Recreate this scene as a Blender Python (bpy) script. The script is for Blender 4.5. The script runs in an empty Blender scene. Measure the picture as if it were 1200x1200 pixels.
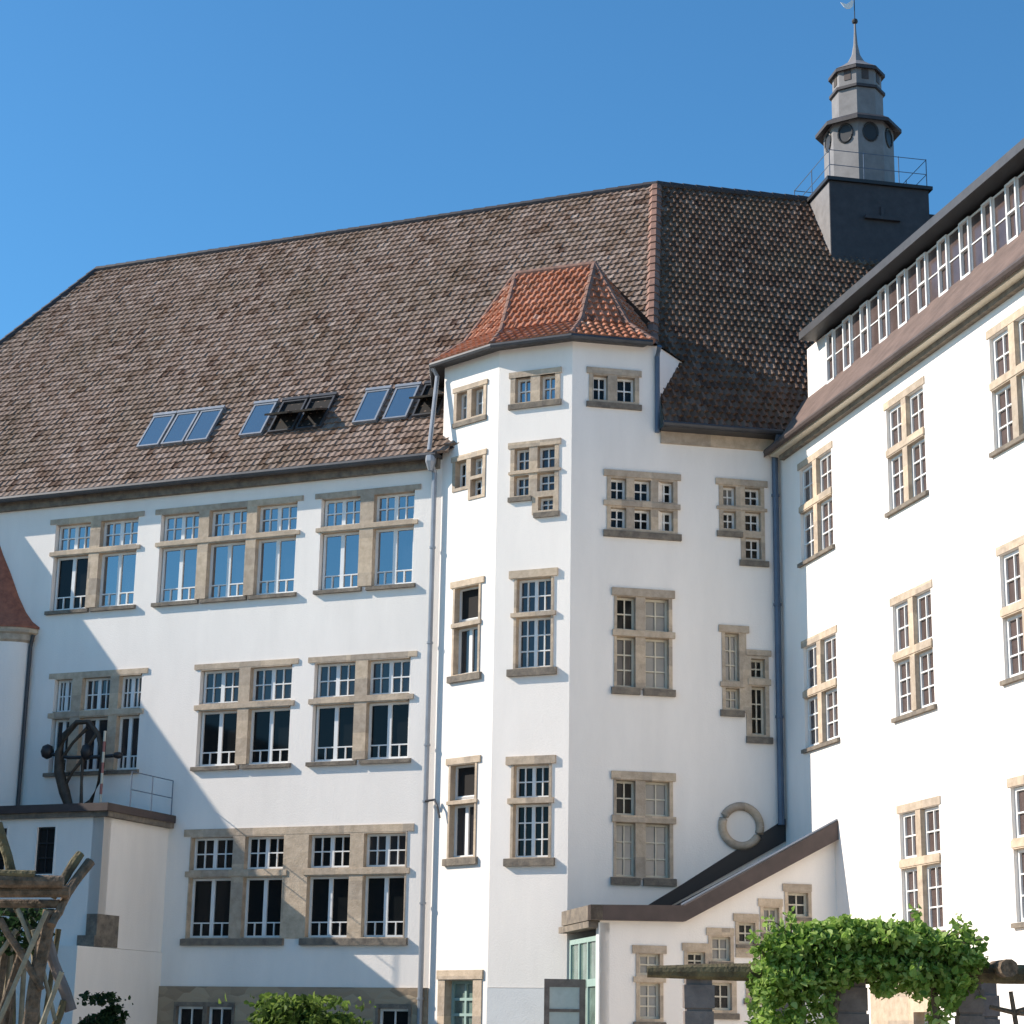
import bpy, bmesh, math, random
from mathutils import Vector, Matrix
R = math.radians
random.seed(7)
C = bpy.context.scene.collection
SC = bpy.context.scene

# ------------------------------------------------------------------ camera
cam = bpy.data.cameras.new('camera'); cam.lens = 70.011; cam.sensor_width = 36.0
cam.clip_start = 0.2; cam.clip_end = 6000
co = bpy.data.objects.new('camera', cam); C.objects.link(co)
rx = Vector((0.99986, -0.00433, 0.0164)); up = Vector((-0.01696, -0.2554, 0.96669)); fw = Vector((0, 0.96683, 0.25543))
m = Matrix((rx, up, -fw)).transposed().to_4x4(); m.translation = Vector((0, 0, 1.7))
co.matrix_world = m
SC.camera = co

# ------------------------------------------------------------------ light
SUN_AZ, SUN_EL = -84.4, 32.4            # clockwise from +Y
w = bpy.data.worlds.new('World'); SC.world = w; w.use_nodes = True
nt = w.node_tree; bg = nt.nodes['Background']
sky = nt.nodes.new('ShaderNodeTexSky'); sky.sky_type = 'NISHITA'; sky.sun_disc = False
sky.sun_elevation = R(SUN_EL); sky.sun_rotation = R(SUN_AZ)
sky.air_density = 1.0; sky.dust_density = 0.4; sky.ozone_density = 8.0; sky.altitude = 100
tin = nt.nodes.new('ShaderNodeMix'); tin.data_type = 'RGBA'; tin.blend_type = 'MULTIPLY'; tin.inputs['Factor'].default_value = 1.0
tin.inputs['B'].default_value = (0.66, 1.02, 1.0, 1)      # the deep polarised blue of the photographed sky
nt.links.new(sky.outputs[0], tin.inputs['A']); nt.links.new(tin.outputs['Result'], bg.inputs[0]); bg.inputs[1].default_value = 0.13
sl = bpy.data.lights.new('sun', 'SUN'); sl.energy = 5.0; sl.angle = R(0.5); sl.color = (1.0, 0.9, 0.785)
so = bpy.data.objects.new('sun', sl); C.objects.link(so)
sd = Vector((math.sin(R(SUN_AZ))*math.cos(R(SUN_EL)), math.cos(R(SUN_AZ))*math.cos(R(SUN_EL)), math.sin(R(SUN_EL))))
so.location = sd*200; so.rotation_euler = sd.to_track_quat('Z', 'Y').to_euler()
SC.view_settings.view_transform = 'Standard'; SC.view_settings.look = 'None'
SC.view_settings.exposure = 0.54; SC.view_settings.gamma = 1.0
SC.cycles.max_bounces = 8; SC.cycles.diffuse_bounces = 4
SC.render.filter_size = 1.9

# ------------------------------------------------------------------ materials
def mat(name, col, rough=0.8, var=0.0, scale=3.0, bump=0.0, bscale=40.0, col2=None, metal=0.0, ior=1.45, stretch=None):
    m = bpy.data.materials.new(name); m.use_nodes = True
    t = m.node_tree; b = t.nodes['Principled BSDF']
    b.inputs['Roughness'].default_value = rough; b.inputs['Metallic'].default_value = metal
    b.inputs['IOR'].default_value = ior
    b.inputs['Base Color'].default_value = (*col, 1)
    tc = t.nodes.new('ShaderNodeTexCoord')
    vec = tc.outputs['Object']
    if stretch:
        mp = t.nodes.new('ShaderNodeMapping'); mp.inputs['Scale'].default_value = stretch
        t.links.new(vec, mp.inputs[0]); vec = mp.outputs[0]
    if var > 0 or col2:
        n = t.nodes.new('ShaderNodeTexNoise'); n.inputs['Scale'].default_value = scale
        n.inputs['Detail'].default_value = 6; n.inputs['Roughness'].default_value = 0.65
        t.links.new(vec, n.inputs['Vector'])
        r = t.nodes.new('ShaderNodeValToRGB')
        c2 = col2 if col2 else tuple(c*(1-var) for c in col)
        r.color_ramp.elements[0].position = 0.32; r.color_ramp.elements[0].color = (*c2, 1)
        r.color_ramp.elements[1].position = 0.66; r.color_ramp.elements[1].color = (*col, 1)
        t.links.new(n.outputs['Fac'], r.inputs[0]); t.links.new(r.outputs[0], b.inputs['Base Color'])
    if bump > 0:
        n2 = t.nodes.new('ShaderNodeTexNoise'); n2.inputs['Scale'].default_value = bscale; n2.inputs['Detail'].default_value = 4
        t.links.new(tc.outputs['Object'], n2.inputs['Vector'])
        bp = t.nodes.new('ShaderNodeBump'); bp.inputs['Strength'].default_value = bump; bp.inputs['Distance'].default_value = 0.02
        t.links.new(n2.outputs['Fac'], bp.inputs['Height']); t.links.new(bp.outputs[0], b.inputs['Normal'])
    return m

def tile_mat(name, stops, patch, rough=0.75):
    """per-tile tint read from the face attribute 'tint', plus broad weathering and moss"""
    m = bpy.data.materials.new(name); m.use_nodes = True
    t = m.node_tree; b = t.nodes['Principled BSDF']; b.inputs['Roughness'].default_value = rough; b.inputs['Specular IOR Level'].default_value = 0.15
    a = t.nodes.new('ShaderNodeAttribute'); a.attribute_name = 'tint'
    r = t.nodes.new('ShaderNodeValToRGB')
    els = r.color_ramp.elements
    els[0].position = stops[0][0]; els[0].color = (*stops[0][1], 1)
    els[1].position = stops[-1][0]; els[1].color = (*stops[-1][1], 1)
    for p, c in stops[1:-1]:
        e = els.new(p); e.color = (*c, 1)
    t.links.new(a.outputs['Fac'], r.inputs[0])
    tc = t.nodes.new('ShaderNodeTexCoord')
    n = t.nodes.new('ShaderNodeTexNoise'); n.inputs['Scale'].default_value = 0.55; n.inputs['Detail'].default_value = 8; n.inputs['Roughness'].default_value = 0.7
    t.links.new(tc.outputs['Object'], n.inputs['Vector'])
    mr = t.nodes.new('ShaderNodeMapRange'); mr.inputs['From Min'].default_value = 0.45; mr.inputs['From Max'].default_value = 0.75
    mr.inputs['To Max'].default_value = 0.65
    t.links.new(n.outputs['Fac'], mr.inputs['Value'])
    mx = t.nodes.new('ShaderNodeMix'); mx.data_type = 'RGBA'
    t.links.new(mr.outputs[0], mx.inputs['Factor']); t.links.new(r.outputs[0], mx.inputs['A']); mx.inputs['B'].default_value = (*patch, 1)
    t.links.new(mx.outputs['Result'], b.inputs['Base Color'])
    return m

M = {}
M['plaster'] = mat('white_plaster', (0.87, 0.81, 0.745), 0.9, 0.085, 1.1, 0.25, 30, stretch=(1, 1, 0.22))
M['stone'] = mat('sandstone', (0.56, 0.475, 0.375), 0.9, 0, 5.5, 0.4, 25, col2=(0.40, 0.33, 0.25))
def blocks(m, step, lo, hi):
    t = m.node_tree; b = t.nodes['Principled BSDF']; src = b.inputs['Base Color'].links[0].from_socket
    tc = t.nodes.new('ShaderNodeTexCoord'); sn = t.nodes.new('ShaderNodeVectorMath'); sn.operation = 'SNAP'; sn.inputs[1].default_value = step
    t.links.new(tc.outputs['Object'], sn.inputs[0])
    wn = t.nodes.new('ShaderNodeTexWhiteNoise'); t.links.new(sn.outputs[0], wn.inputs['Vector'])
    r = t.nodes.new('ShaderNodeValToRGB'); r.color_ramp.elements[0].color = (*lo, 1); r.color_ramp.elements[1].color = (*hi, 1)
    t.links.new(wn.outputs['Value'], r.inputs[0])
    mx = t.nodes.new('ShaderNodeMix'); mx.data_type = 'RGBA'; mx.blend_type = 'MULTIPLY'; mx.inputs['Factor'].default_value = 1
    t.links.new(src, mx.inputs['A']); t.links.new(r.outputs[0], mx.inputs['B']); t.links.new(mx.outputs['Result'], b.inputs['Base Color'])
blocks(M['stone'], (0.7, 0.9, 0.43), (0.74, 0.72, 0.72), (1.12, 1.05, 0.97))
M['rubble'] = None
M['dstone'] = mat('weathered_stone', (0.24, 0.2, 0.155), 0.9, 0, 5, 0.5, 25, col2=(0.11, 0.095, 0.08))
M['white'] = mat('white_paint', (0.76, 0.76, 0.74), 0.5, 0.06, 6)
M['cream'] = mat('cream_paint', (0.62, 0.57, 0.46), 0.6, 0.1, 5)
M['teal'] = mat('pale_green_paint', (0.30, 0.42, 0.38), 0.55, 0.1, 5)
M['glass'] = mat('dark_glazing', (0.010, 0.012, 0.013), 0.05, 0, ior=1.28)
M['skyglass'] = mat('sky_reflecting_glazing', (0.012, 0.018, 0.03), 0.04, 0, ior=3.3)
M['midglass'] = mat('plain_glazing', (0.03, 0.03, 0.033), 0.06, 0, ior=1.6)
M['warmglass'] = mat('warm_dark_glazing', (0.11, 0.078, 0.07), 0.12, 0.4, 1.5, ior=1.45)
M['curtain'] = mat('curtained_glazing', (0.22, 0.22, 0.21), 0.12, 0.25, 2.5, ior=1.7)
M['paleglass'] = mat('pale_door_glazing', (0.5, 0.52, 0.5), 0.1, 0.2, 3)
M['greenglass'] = mat('porch_glazing', (0.2, 0.28, 0.24), 0.08, 0.6, 2.0, ior=1.8)
M['roofglass'] = mat('rooflight_glazing', (0.045, 0.07, 0.10), 0.08, 0, ior=3.6)
M['gutter'] = mat('dark_gutter_metal', (0.075, 0.075, 0.08), 0.5, 0.3, 3, metal=0.3)
M['zinc'] = mat('zinc_pipe', (0.30, 0.32, 0.35), 0.45, 0.2, 3, metal=0.4)
M['bluepipe'] = mat('blue_grey_pipe', (0.10, 0.135, 0.19), 0.5, 0.2, 3, metal=0.2)
M['lead'] = mat('grey_lead_cladding', (0.215, 0.205, 0.205), 0.65, 0.3, 2.5, 0.1, 8)
M['slate'] = mat('dark_slate_cladding', (0.05, 0.045, 0.05), 0.65, 0.35, 4, 0.2, 14)
M['black'] = mat('black_metal', (0.02, 0.02, 0.022), 0.5)
M['void'] = mat('dark_opening', (0.012, 0.01, 0.009), 0.9)
M['copper'] = mat('brown_copper_sheet', (0.085, 0.062, 0.056), 0.6, 0.35, 2.5, metal=0.1)
M['brownroof'] = mat('brown_sheet_roofing', (0.17, 0.115, 0.095), 0.85, 0.4, 2.2, 0.4, 14)
M['bark'] = mat('weathered_log', (0.19, 0.13, 0.085), 0.9, 0, 16, 0.9, 30, col2=(0.045, 0.033, 0.02))
M['moss'] = mat('mossy_log', (0.16, 0.13, 0.065), 0.95, 0, 7, 0.9, 30, col2=(0.06, 0.045, 0.025))
M['paleWood'] = mat('bleached_pole', (0.30, 0.26, 0.18), 0.85, 0.5, 12, 0.4, 30)
M['greypost'] = mat('grey_stone_pillar', (0.21, 0.17, 0.15), 0.9, 0.4, 5, 0.5, 20)
M['bronze'] = mat('dark_bronze', (0.085, 0.065, 0.048), 0.6, 0.5, 6, metal=0.3)
M['redclay'] = mat('dark_red_clay_tiles', (0.36, 0.13, 0.075), 0.8, 0, 6, 0.6, 14, col2=(0.2, 0.07, 0.045))
M['red'] = mat('red_paint', (0.33, 0.13, 0.11), 0.6)
M['ridge'] = mat('ridge_tile_clay', (0.30, 0.16, 0.115), 0.8, 0, 3.5, 0.3, 12, col2=(0.15, 0.085, 0.065))
M['under'] = mat('roof_boarding', (0.05, 0.035, 0.03), 0.9)
M['tile'] = tile_mat('brown_clay_tiles', [(0, (0.075, 0.042, 0.03)), (0.2, (0.135, 0.082, 0.056)), (0.55, (0.235, 0.17, 0.137)), (0.85, (0.29, 0.22, 0.183)), (1, (0.33, 0.26, 0.22))], (0.135, 0.1, 0.066))
M['redtile'] = tile_mat('orange_clay_tiles', [(0, (0.2, 0.08, 0.05)), (0.4, (0.38, 0.15, 0.085)), (0.8, (0.46, 0.2, 0.125)), (1, (0.55, 0.36, 0.27))], (0.30, 0.16, 0.10))
M['leaf'] = tile_mat('vine_leaves', [(0, (0.09, 0.17, 0.03)), (0.5, (0.25, 0.39, 0.075)), (1, (0.46, 0.58, 0.2))], (0.2, 0.33, 0.055), 0.5)
M['bushleaf'] = tile_mat('shrub_leaves', [(0, (0.05, 0.08, 0.02)), (0.5, (0.10, 0.17, 0.035)), (1, (0.2, 0.28, 0.06))], (0.08, 0.14, 0.03), 0.55)
M['darkleaf'] = tile_mat('evergreen_leaves', [(0, (0.012, 0.03, 0.012)), (0.5, (0.025, 0.055, 0.02)), (1, (0.05, 0.09, 0.035))], (0.02, 0.045, 0.015), 0.5)
for k in ('leaf', 'bushleaf', 'darkleaf'):      # leaves let light through
    t = M[k].node_tree; b = t.nodes['Principled BSDF']; out = t.nodes['Material Output']
    tr = t.nodes.new('ShaderNodeBsdfTranslucent'); ms = t.nodes.new('ShaderNodeMixShader'); ms.inputs[0].default_value = 0.55
    src = b.inputs['Base Color'].links[0].from_socket
    t.links.new(src, tr.inputs['Color']); t.links.new(b.outputs[0], ms.inputs[1]); t.links.new(tr.outputs[0], ms.inputs[2]); t.links.new(ms.outputs[0], out.inputs['Surface'])
M['ground'] = mat('pale_courtyard_paving', (0.47, 0.41, 0.34), 0.9, 0.2, 0.4, 0.3, 8)
M['weathered'] = mat('painted_render_base', (0.70, 0.70, 0.69), 0.9, 0.1, 1.0, 0.25, 30)

def rubble():
    m = bpy.data.materials.new('rubble_plinth_stone'); m.use_nodes = True
    t = m.node_tree; b = t.nodes['Principled BSDF']; b.inputs['Roughness'].default_value = 0.95
    tc = t.nodes.new('ShaderNodeTexCoord')
    mp = t.nodes.new('ShaderNodeMapping'); mp.inputs['Scale'].default_value = (1.5, 1.5, 3.2)
    t.links.new(tc.outputs['Object'], mp.inputs[0])
    v = t.nodes.new('ShaderNodeTexVoronoi'); v.inputs['Scale'].default_value = 1.6
    t.links.new(mp.outputs[0], v.inputs['Vector'])
    r = t.nodes.new('ShaderNodeValToRGB')
    r.color_ramp.elements[0].color = (0.27, 0.2, 0.135, 1); r.color_ramp.elements[1].color = (0.40, 0.31, 0.21, 1)
    s = t.nodes.new('ShaderNodeSeparateColor'); t.links.new(v.outputs['Color'], s.inputs[0]); t.links.new(s.outputs[0], r.inputs[0])
    t.links.new(r.outputs[0], b.inputs['Base Color'])
    v2 = t.nodes.new('ShaderNodeTexVoronoi'); v2.feature = 'DISTANCE_TO_EDGE'; v2.inputs['Scale'].default_value = 1.6
    t.links.new(mp.outputs[0], v2.inputs['Vector'])
    bp = t.nodes.new('ShaderNodeBump'); bp.inputs['Strength'].default_value = 0.6; bp.inputs['Distance'].default_value = 0.05
    t.links.new(v2.outputs['Distance'], bp.inputs['Height']); t.links.new(bp.outputs[0], b.inputs['Normal'])
    return m
M['rubble'] = rubble()

# ------------------------------------------------------------------ builders
class FR:
    """a flat reference frame: u along a wall, v up, o outwards"""
    def __init__(s, P, d, n=None, up=(0, 0, 1), left=False):
        s.P = Vector(P) if len(P) == 3 else Vector((*P, 0))
        s.d = Vector(d) if len(d) == 3 else Vector((*d, 0)); s.d.normalize()
        s.up = Vector(up)
        if n is None:
            n = Vector((s.d.y, -s.d.x, 0)) * (-1 if left else 1)
        s.n = Vector(n)
    def pt(s, u, v, o=0.0): return s.P + s.d*u + s.up*v + s.n*o
    def off(s, o): return FR(s.P + s.n*o, s.d, s.n, s.up)

def thing(name, label, cat, loc, group=None):
    o = bpy.data.objects.new(name, None); C.objects.link(o); o.location = loc
    o.empty_display_size = 0.5
    o['label'] = label; o['category'] = cat
    if group: o['group'] = group
    return o

def tag(o, label, cat, group=None):
    o['label'] = label; o['category'] = cat
    if group: o['group'] = group
    return o

def origin(o):
    p = Vector((0, 0, 0))
    while o: p += Vector(o.location); o = o.parent
    return p

class MB:
    def __init__(s): s.v = []; s.f = []; s.mi = []; s.t = []
    def face(s, pts, mi=0, tint=0.5):
        b = len(s.v); s.v += [Vector(p) for p in pts]; s.f.append(tuple(range(b, b+len(pts)))); s.mi.append(mi); s.t.append(tint)
    def mesh(s, verts, faces, mi=0, tint=0.5):
        b = len(s.v); s.v += [Vector(p) for p in verts]
        for f in faces: s.f.append(tuple(b+i for i in f)); s.mi.append(mi); s.t.append(tint)
    def box(s, fr, u0, u1, v0, v1, o0, o1, mi=0):
        p = [fr.pt(u, v, o) for o in (o0, o1) for v in (v0, v1) for u in (u0, u1)]
        s.mesh(p, [(0, 2, 3, 1), (4, 5, 7, 6), (0, 1, 5, 4), (2, 6, 7, 3), (0, 4, 6, 2), (1, 3, 7, 5)], mi)
    def prism(s, fr, poly, o0, o1, mi=0):
        """extrude a polygon of (u, v) between two depths"""
        n = len(poly)
        p = [fr.pt(u, v, o0) for u, v in poly] + [fr.pt(u, v, o1) for u, v in poly]
        s.mesh(p, [tuple(range(n-1, -1, -1)), tuple(range(n, 2*n))] + [(i, (i+1) % n, n+(i+1) % n, n+i) for i in range(n)], mi)
    def grid(s, fr, rects, holes, o0, o1, mi=0, back=True):
        """one solid slab: union of rects minus holes, no overlapping faces"""
        us = sorted({round(x, 4) for r in rects+holes for x in r[:2]}); vs = sorted({round(x, 4) for r in rects+holes for x in r[2:]})
        def inside(u, v, L): return any(r[0] < u < r[1] and r[2] < v < r[3] for r in L)
        on = {}
        for i in range(len(us)-1):
            for j in range(len(vs)-1):
                cu, cv = (us[i]+us[i+1])/2, (vs[j]+vs[j+1])/2
                on[i, j] = inside(cu, cv, rects) and not inside(cu, cv, holes)
        vid = {}
        def V(i, j, o):
            k = (i, j, o)
            if k not in vid: vid[k] = len(s.v); s.v.append(fr.pt(us[i], vs[j], o1 if o else o0))
            return vid[k]
        def F(*k): s.f.append(tuple(V(*q) for q in k)); s.mi.append(mi); s.t.append(0.5)
        for (i, j), a in on.items():
            if not a: continue
            F((i, j, 1), (i+1, j, 1), (i+1, j+1, 1), (i, j+1, 1))
            if back: F((i, j, 0), (i, j+1, 0), (i+1, j+1, 0), (i+1, j, 0))
            if not on.get((i-1, j)): F((i, j, 0), (i, j, 1), (i, j+1, 1), (i, j+1, 0))
            if not on.get((i+1, j)): F((i+1, j, 0), (i+1, j+1, 0), (i+1, j+1, 1), (i+1, j, 1))
            if not on.get((i, j-1)): F((i, j, 0), (i+1, j, 0), (i+1, j, 1), (i, j, 1))
            if not on.get((i, j+1)): F((i, j+1, 0), (i, j+1, 1), (i+1, j+1, 1), (i+1, j+1, 0))
    def tube(s, pts, r, n=8, mi=0, cap=True, tint=0.5):
        pts = [Vector(p) for p in pts]; rs = r if isinstance(r, (list, tuple)) else [r]*len(pts)
        rings = []
        for i, p in enumerate(pts):
            d = (pts[min(i+1, len(pts)-1)] - pts[max(i-1, 0)]).normalized()
            a = Vector((0, 0, 1)) if abs(d.z) < 0.9 else Vector((1, 0, 0))
            x = d.cross(a).normalized(); y = d.cross(x)
            rings.append([p + (x*math.cos(2*math.pi*k/n) + y*math.sin(2*math.pi*k/n))*rs[i] for k in range(n)])
        vs = [q for g in rings for q in g]; fs = []
        for i in range(len(pts)-1):
            for k in range(n): fs.append((i*n+k, i*n+(k+1) % n, (i+1)*n+(k+1) % n, (i+1)*n+k))
        if cap: fs += [tuple(range(n-1, -1, -1)), tuple(range((len(pts)-1)*n, len(pts)*n))]
        s.mesh(vs, fs, mi, tint)
    def lathe(s, c, prof, n=8, rot=0.0, mi=0, sx=1.0):
        c = Vector(c); vs = []; fs = []
        for r, z in prof:
            for k in range(n):
                a = rot + 2*math.pi*k/n; vs.append(c + Vector((r*math.cos(a)*sx, r*math.sin(a), z)))
        for i in range(len(prof)-1):
            for k in range(n): fs.append((i*n+k, i*n+(k+1) % n, (i+1)*n+(k+1) % n, (i+1)*n+k))
        fs += [tuple(range(n-1, -1, -1)), tuple(range((len(prof)-1)*n, len(prof)*n))]
        s.mesh(vs, fs, mi)
    def build(s, name, mats, parent=None, loc=None, smooth=False, tint=False):
        og = origin(parent) if parent else Vector(loc or (0, 0, 0))
        me = bpy.data.meshes.new(name)
        me.from_pydata([tuple(v-og) for v in s.v], [], s.f)
        for mm in (mats if isinstance(mats, (list, tuple)) else [mats]): me.materials.append(M[mm])
        me.polygons.foreach_set('material_index', s.mi)
        if tint:
            at = me.attributes.new('tint', 'FLOAT', 'FACE'); at.data.foreach_set('value', s.t)
        if smooth: me.polygons.foreach_set('use_smooth', [True]*len(s.f))
        if not tint:
            bm = bmesh.new(); bm.from_mesh(me); bmesh.ops.recalc_face_normals(bm, faces=bm.faces); bm.to_mesh(me); bm.free()
        me.update()
        o = bpy.data.objects.new(name, me); C.objects.link(o)
        if parent: o.parent = parent
        else: o.location = og
        return o

# ---- roof tiling: real tiles laid in courses on a plane polygon
def lay_tiles(mb, P, du, dw, n, poly, tw=0.20, ex=0.27, lift=0.02, wob=1.0, mean=0.52, roll=0.015, sd=0.15, step=0.045):
    P = Vector(P)
    wmin = min(p[1] for p in poly); wmax = max(p[1] for p in poly)
    k = 0; wv = wmin
    while wv < wmax - 0.03:
        wc = min(wv + ex*0.5, wmax - 0.01)
        xs = []
        for i in range(len(poly)):
            a, b = poly[i], poly[(i+1) % len(poly)]
            if (a[1] <= wc) != (b[1] <= wc): xs.append(a[0] + (b[0]-a[0])*(wc-a[1])/(b[1]-a[1]))
        xs.sort()
        for q in range(0, len(xs)-1, 2):
            a, b = xs[q], xs[q+1]
            u = a - (tw*0.5 if k % 2 else 0) - tw*0.3
            while u < b:
                u0, u1 = max(u, a), min(u+tw, b)
                if u1-u0 > 0.03:
                    tint = min(1, max(0, random.gauss(mean, sd)))
                    if random.random() < 0.04: tint = random.choice((0.02, 0.08, 0.9 if mean > 0.3 else 0.3))
                    h = random.uniform(-0.006, 0.008)*wob; tl = random.uniform(-0.006, 0.006)*wob
                    vs = []
                    top = min(wv + ex*1.12, wmax)
                    for (wq, hq) in ((wv, lift+step+h), (top, lift)):
                        for j in range(5):
                            t = j/4; uu = u0 + (u1-u0)*t; tt = (uu-u)/tw
                            zz = hq + roll*math.cos(2*math.pi*(tt-0.12)) + tl*(t-0.5)*2
                            vs.append(P + du*uu + dw*wq + n*zz)
                    for j in range(5):
                        uu = u0 + (u1-u0)*j/4; vs.append(P + du*uu + dw*wv + n*(lift-0.035))
                    mb.mesh(vs, [(j, j+1, 6+j, 5+j) for j in range(4)] + [(10+j, 11+j, 1+j, j) for j in range(4)] + [(0, 5, 10), (4, 14, 9)], 0, tint)
                u += tw
        wv += ex; k += 1

def cap_run(mb, a, b, r=0.13, step=0.36, mi=0, tilt=0.02):
    """overlapping half-round cap tiles along a ridge or hip"""
    a, b = Vector(a), Vector(b); L = (b-a).length; d = (b-a)/L; k = max(1, int(L/step))
    for i in range(k):
        p = a + d*(L*i/k); q = a + d*(L*(i+1.12)/k)
        mb.tube([p, q], [r*1.08, r*0.9], 9, mi)

def leaves(mb, pts, size, normal_bias=(0, 0, 1), tmin=0.0, tmax=1.0):
    nb = Vector(normal_bias)
    for p in pts:
        p = Vector(p)
        n = (Vector((random.gauss(0, 1), random.gauss(0, 1), random.gauss(0, 1))).normalized() + nb*0.6).normalized()
        a = n.cross(Vector((random.gauss(0, 1), random.gauss(0, 1), random.gauss(0, 1)))).normalized(); b = n.cross(a)
        s_ = size*random.uniform(0.5, 1.4); fold = n*s_*0.18
        tip = p + a*s_; base = p - a*s_*0.7
        mb.mesh([base, p + b*s_*0.62 - a*s_*0.25 + fold, p + b*s_*0.45 + a*s_*0.45 + fold, tip, p - b*s_*0.45 + a*s_*0.45 + fold, p - b*s_*0.62 - a*s_*0.25 + fold],
                [(0, 1, 2, 3), (0, 3, 4, 5)], 0, random.uniform(tmin, tmax))

# ------------------------------------------------------------------ frames of the place
A = FR((-1.69223, 45.96886), (-0.9216, 0.38815), left=True)       # long left facade
F1 = FR((-1.69223, 45.96886), (0.70711, -0.70711))                # stair tower, narrow left face
F2 = FR((-0.36076, 44.63739), (0.91706, -0.39875))                # stair tower, middle face
B = FR((1.34445, 43.89595), (0.98014, 0.19832))                   # stair tower right face + wall
CW = FR((6.23705, 44.88591), (0.24004, -0.97076))                 # right wing courtyard wall
PO = FR(tuple(CW.pt(2.76, 0)), (0.98014, 0.19832))                # stair porch front

# ------------------------------------------------------------------ windows
def light_holes(r, outer=0.055, stile=0.0, nc=1, rows=(1.0,), bar=0.028):
    """glass rectangles of one wooden light: two casements when stile>0, nc columns each, rows = fractions from the bottom"""
    u0, u1, v0, v1 = r; H = []
    u0 += outer; u1 -= outer; v0 += outer; v1 -= outer
    cs = [(u0, u1)] if stile <= 0 else [(u0, (u0+u1)/2-stile/2), ((u0+u1)/2+stile/2, u1)]
    edges = [0.0] + list(rows)
    for a, b in cs:
        for k in range(len(edges)-1):
            n = nc[k] if isinstance(nc, (list, tuple)) else nc
            lo = v0 + (v1-v0)*edges[k] + (bar/2 if k else 0); hi = v0 + (v1-v0)*edges[k+1] - (bar/2 if k < len(edges)-2 else 0)
            for c in range(n):
                p = a + (b-a)*c/n + (bar/2 if c else 0); q = a + (b-a)*(c+1)/n - (bar/2 if c < n-1 else 0)
                H.append((p, q, lo, hi))
    return H

def window(fr, parent, cells, stones, glass='glass', stone='stone', frame='white', sills=(), lintels=(), transoms=(), depth=0.2, stone_o=0.025, label=None, tilt=None):
    """cells: (u0,u1,v0,v1,kwargs for light_holes). A stone surround with sill, wooden frames and panes as its pieces."""
    holes = [c[:4] for c in cells]
    mb = MB(); mb.grid(fr, stones, holes, -depth-0.12, stone_o)
    for (a, b, lo, hi, o) in lintels: mb.box(fr, a, b, lo, hi, -0.05, o)
    for (a, b, lo, hi, o) in transoms: mb.box(fr, a, b, lo, hi, -depth-0.02, o)
    wn = mb.build('window', stone, parent)
    if label: wn['label'] = label
    for (a, b, lo, hi, o) in sills:
        s = MB()
        s.prism(FR(fr.pt(a, 0, 0), fr.n, fr.d, fr.up), [(-0.08, lo), (o, lo), (o, hi-0.03), (-0.08, hi)], 0, b-a)
        s.build('sill', 'dstone', wn)
    for c in cells:
        kw = c[4] if len(c) > 4 else {}
        g = c[5] if len(c) > 5 else glass
        f = MB(); f.grid(fr, [c[:4]], light_holes(c[:4], **kw), -depth, -depth+0.055)
        f.build('frame', frame, wn)
        p = MB(); p.box(fr, c[0]-0.015, c[1]+0.015, c[2]-0.015, c[3]+0.015, -depth-0.02, -depth+0.012)
        p.build('pane', g, wn)
    return wn

def grow(r, m): return (r[0]-m, r[1]+m, r[2]-m, r[3]+m)

# =================================================================== GROUND
g = MB(); g.face([(-1500, -1500, 0), (1500, -1500, 0), (1500, 1500, 0), (-1500, 1500, 0)])
go = g.build('ground', 'ground'); go['kind'] = 'structure'

# =================================================================== MAIN BUILDING
bld = thing('school_building', 'large white rendered building with brown tiled roof and angled stair tower', 'building', A.pt(0, 0))
wallA_holes, wallF1_holes, wallF2_holes, wallB_holes = [], [], [], []

UP = dict(stile=0.10, nc=2, rows=(0.5, 1.0))
LOW = dict(stile=0.10, nc=(2, 1), rows=(0.23, 1.0))
def wingA(groups, v0, t0, t1, v1, glass, lin=None, pier=(), label=None, glass_low=None):
    for bays in groups:
        a, b = min(x[0] for x in bays), max(x[1] for x in bays)
        cells = []
        for x in bays:
            cells.append((x[0], x[1], t1, v1, UP, 'midglass' if glass == 'glass' else glass)); cells.append((x[0], x[1], v0, t0, LOW, 'glass' if x[0] == 9.94 else glass))
        st = [(a, b, v0, v1+0.12)]
        window(A, bld, cells, st, sills=[(x[0]-0.12, x[1]+0.12, v0-0.12, v0+0.0, 0.09) for x in bays],
               lintels=[(a-0.2, b+0.2, v1+0.03, v1+0.16, 0.03)], transoms=[(a-0.14, b+0.14, t0+0.03, t1-0.03, 0.045)], label=label)
        wallA_holes.append((a-0.03, b+0.03, v0-0.01, v1+0.1))
wingA([[(8.54, 9.63), (9.94, 11.0)], [(3.94, 5.03), (5.32, 6.4), (6.7, 7.8)], [(0.74, 1.79), (2.16, 3.21)]], 12.14, 13.55, 13.71, 14.40, 'skyglass')
wingA([[(8.13, 8.75), (9.01, 9.85), (10.15, 10.67)]], 7.97, 9.31, 9.49, 10.32, 'midglass')
wingA([[(3.88, 4.99), (5.3, 6.38)], [(0.72, 1.8), (2.13, 3.21)]], 7.97, 9.31, 9.49, 10.32, 'glass')
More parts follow.
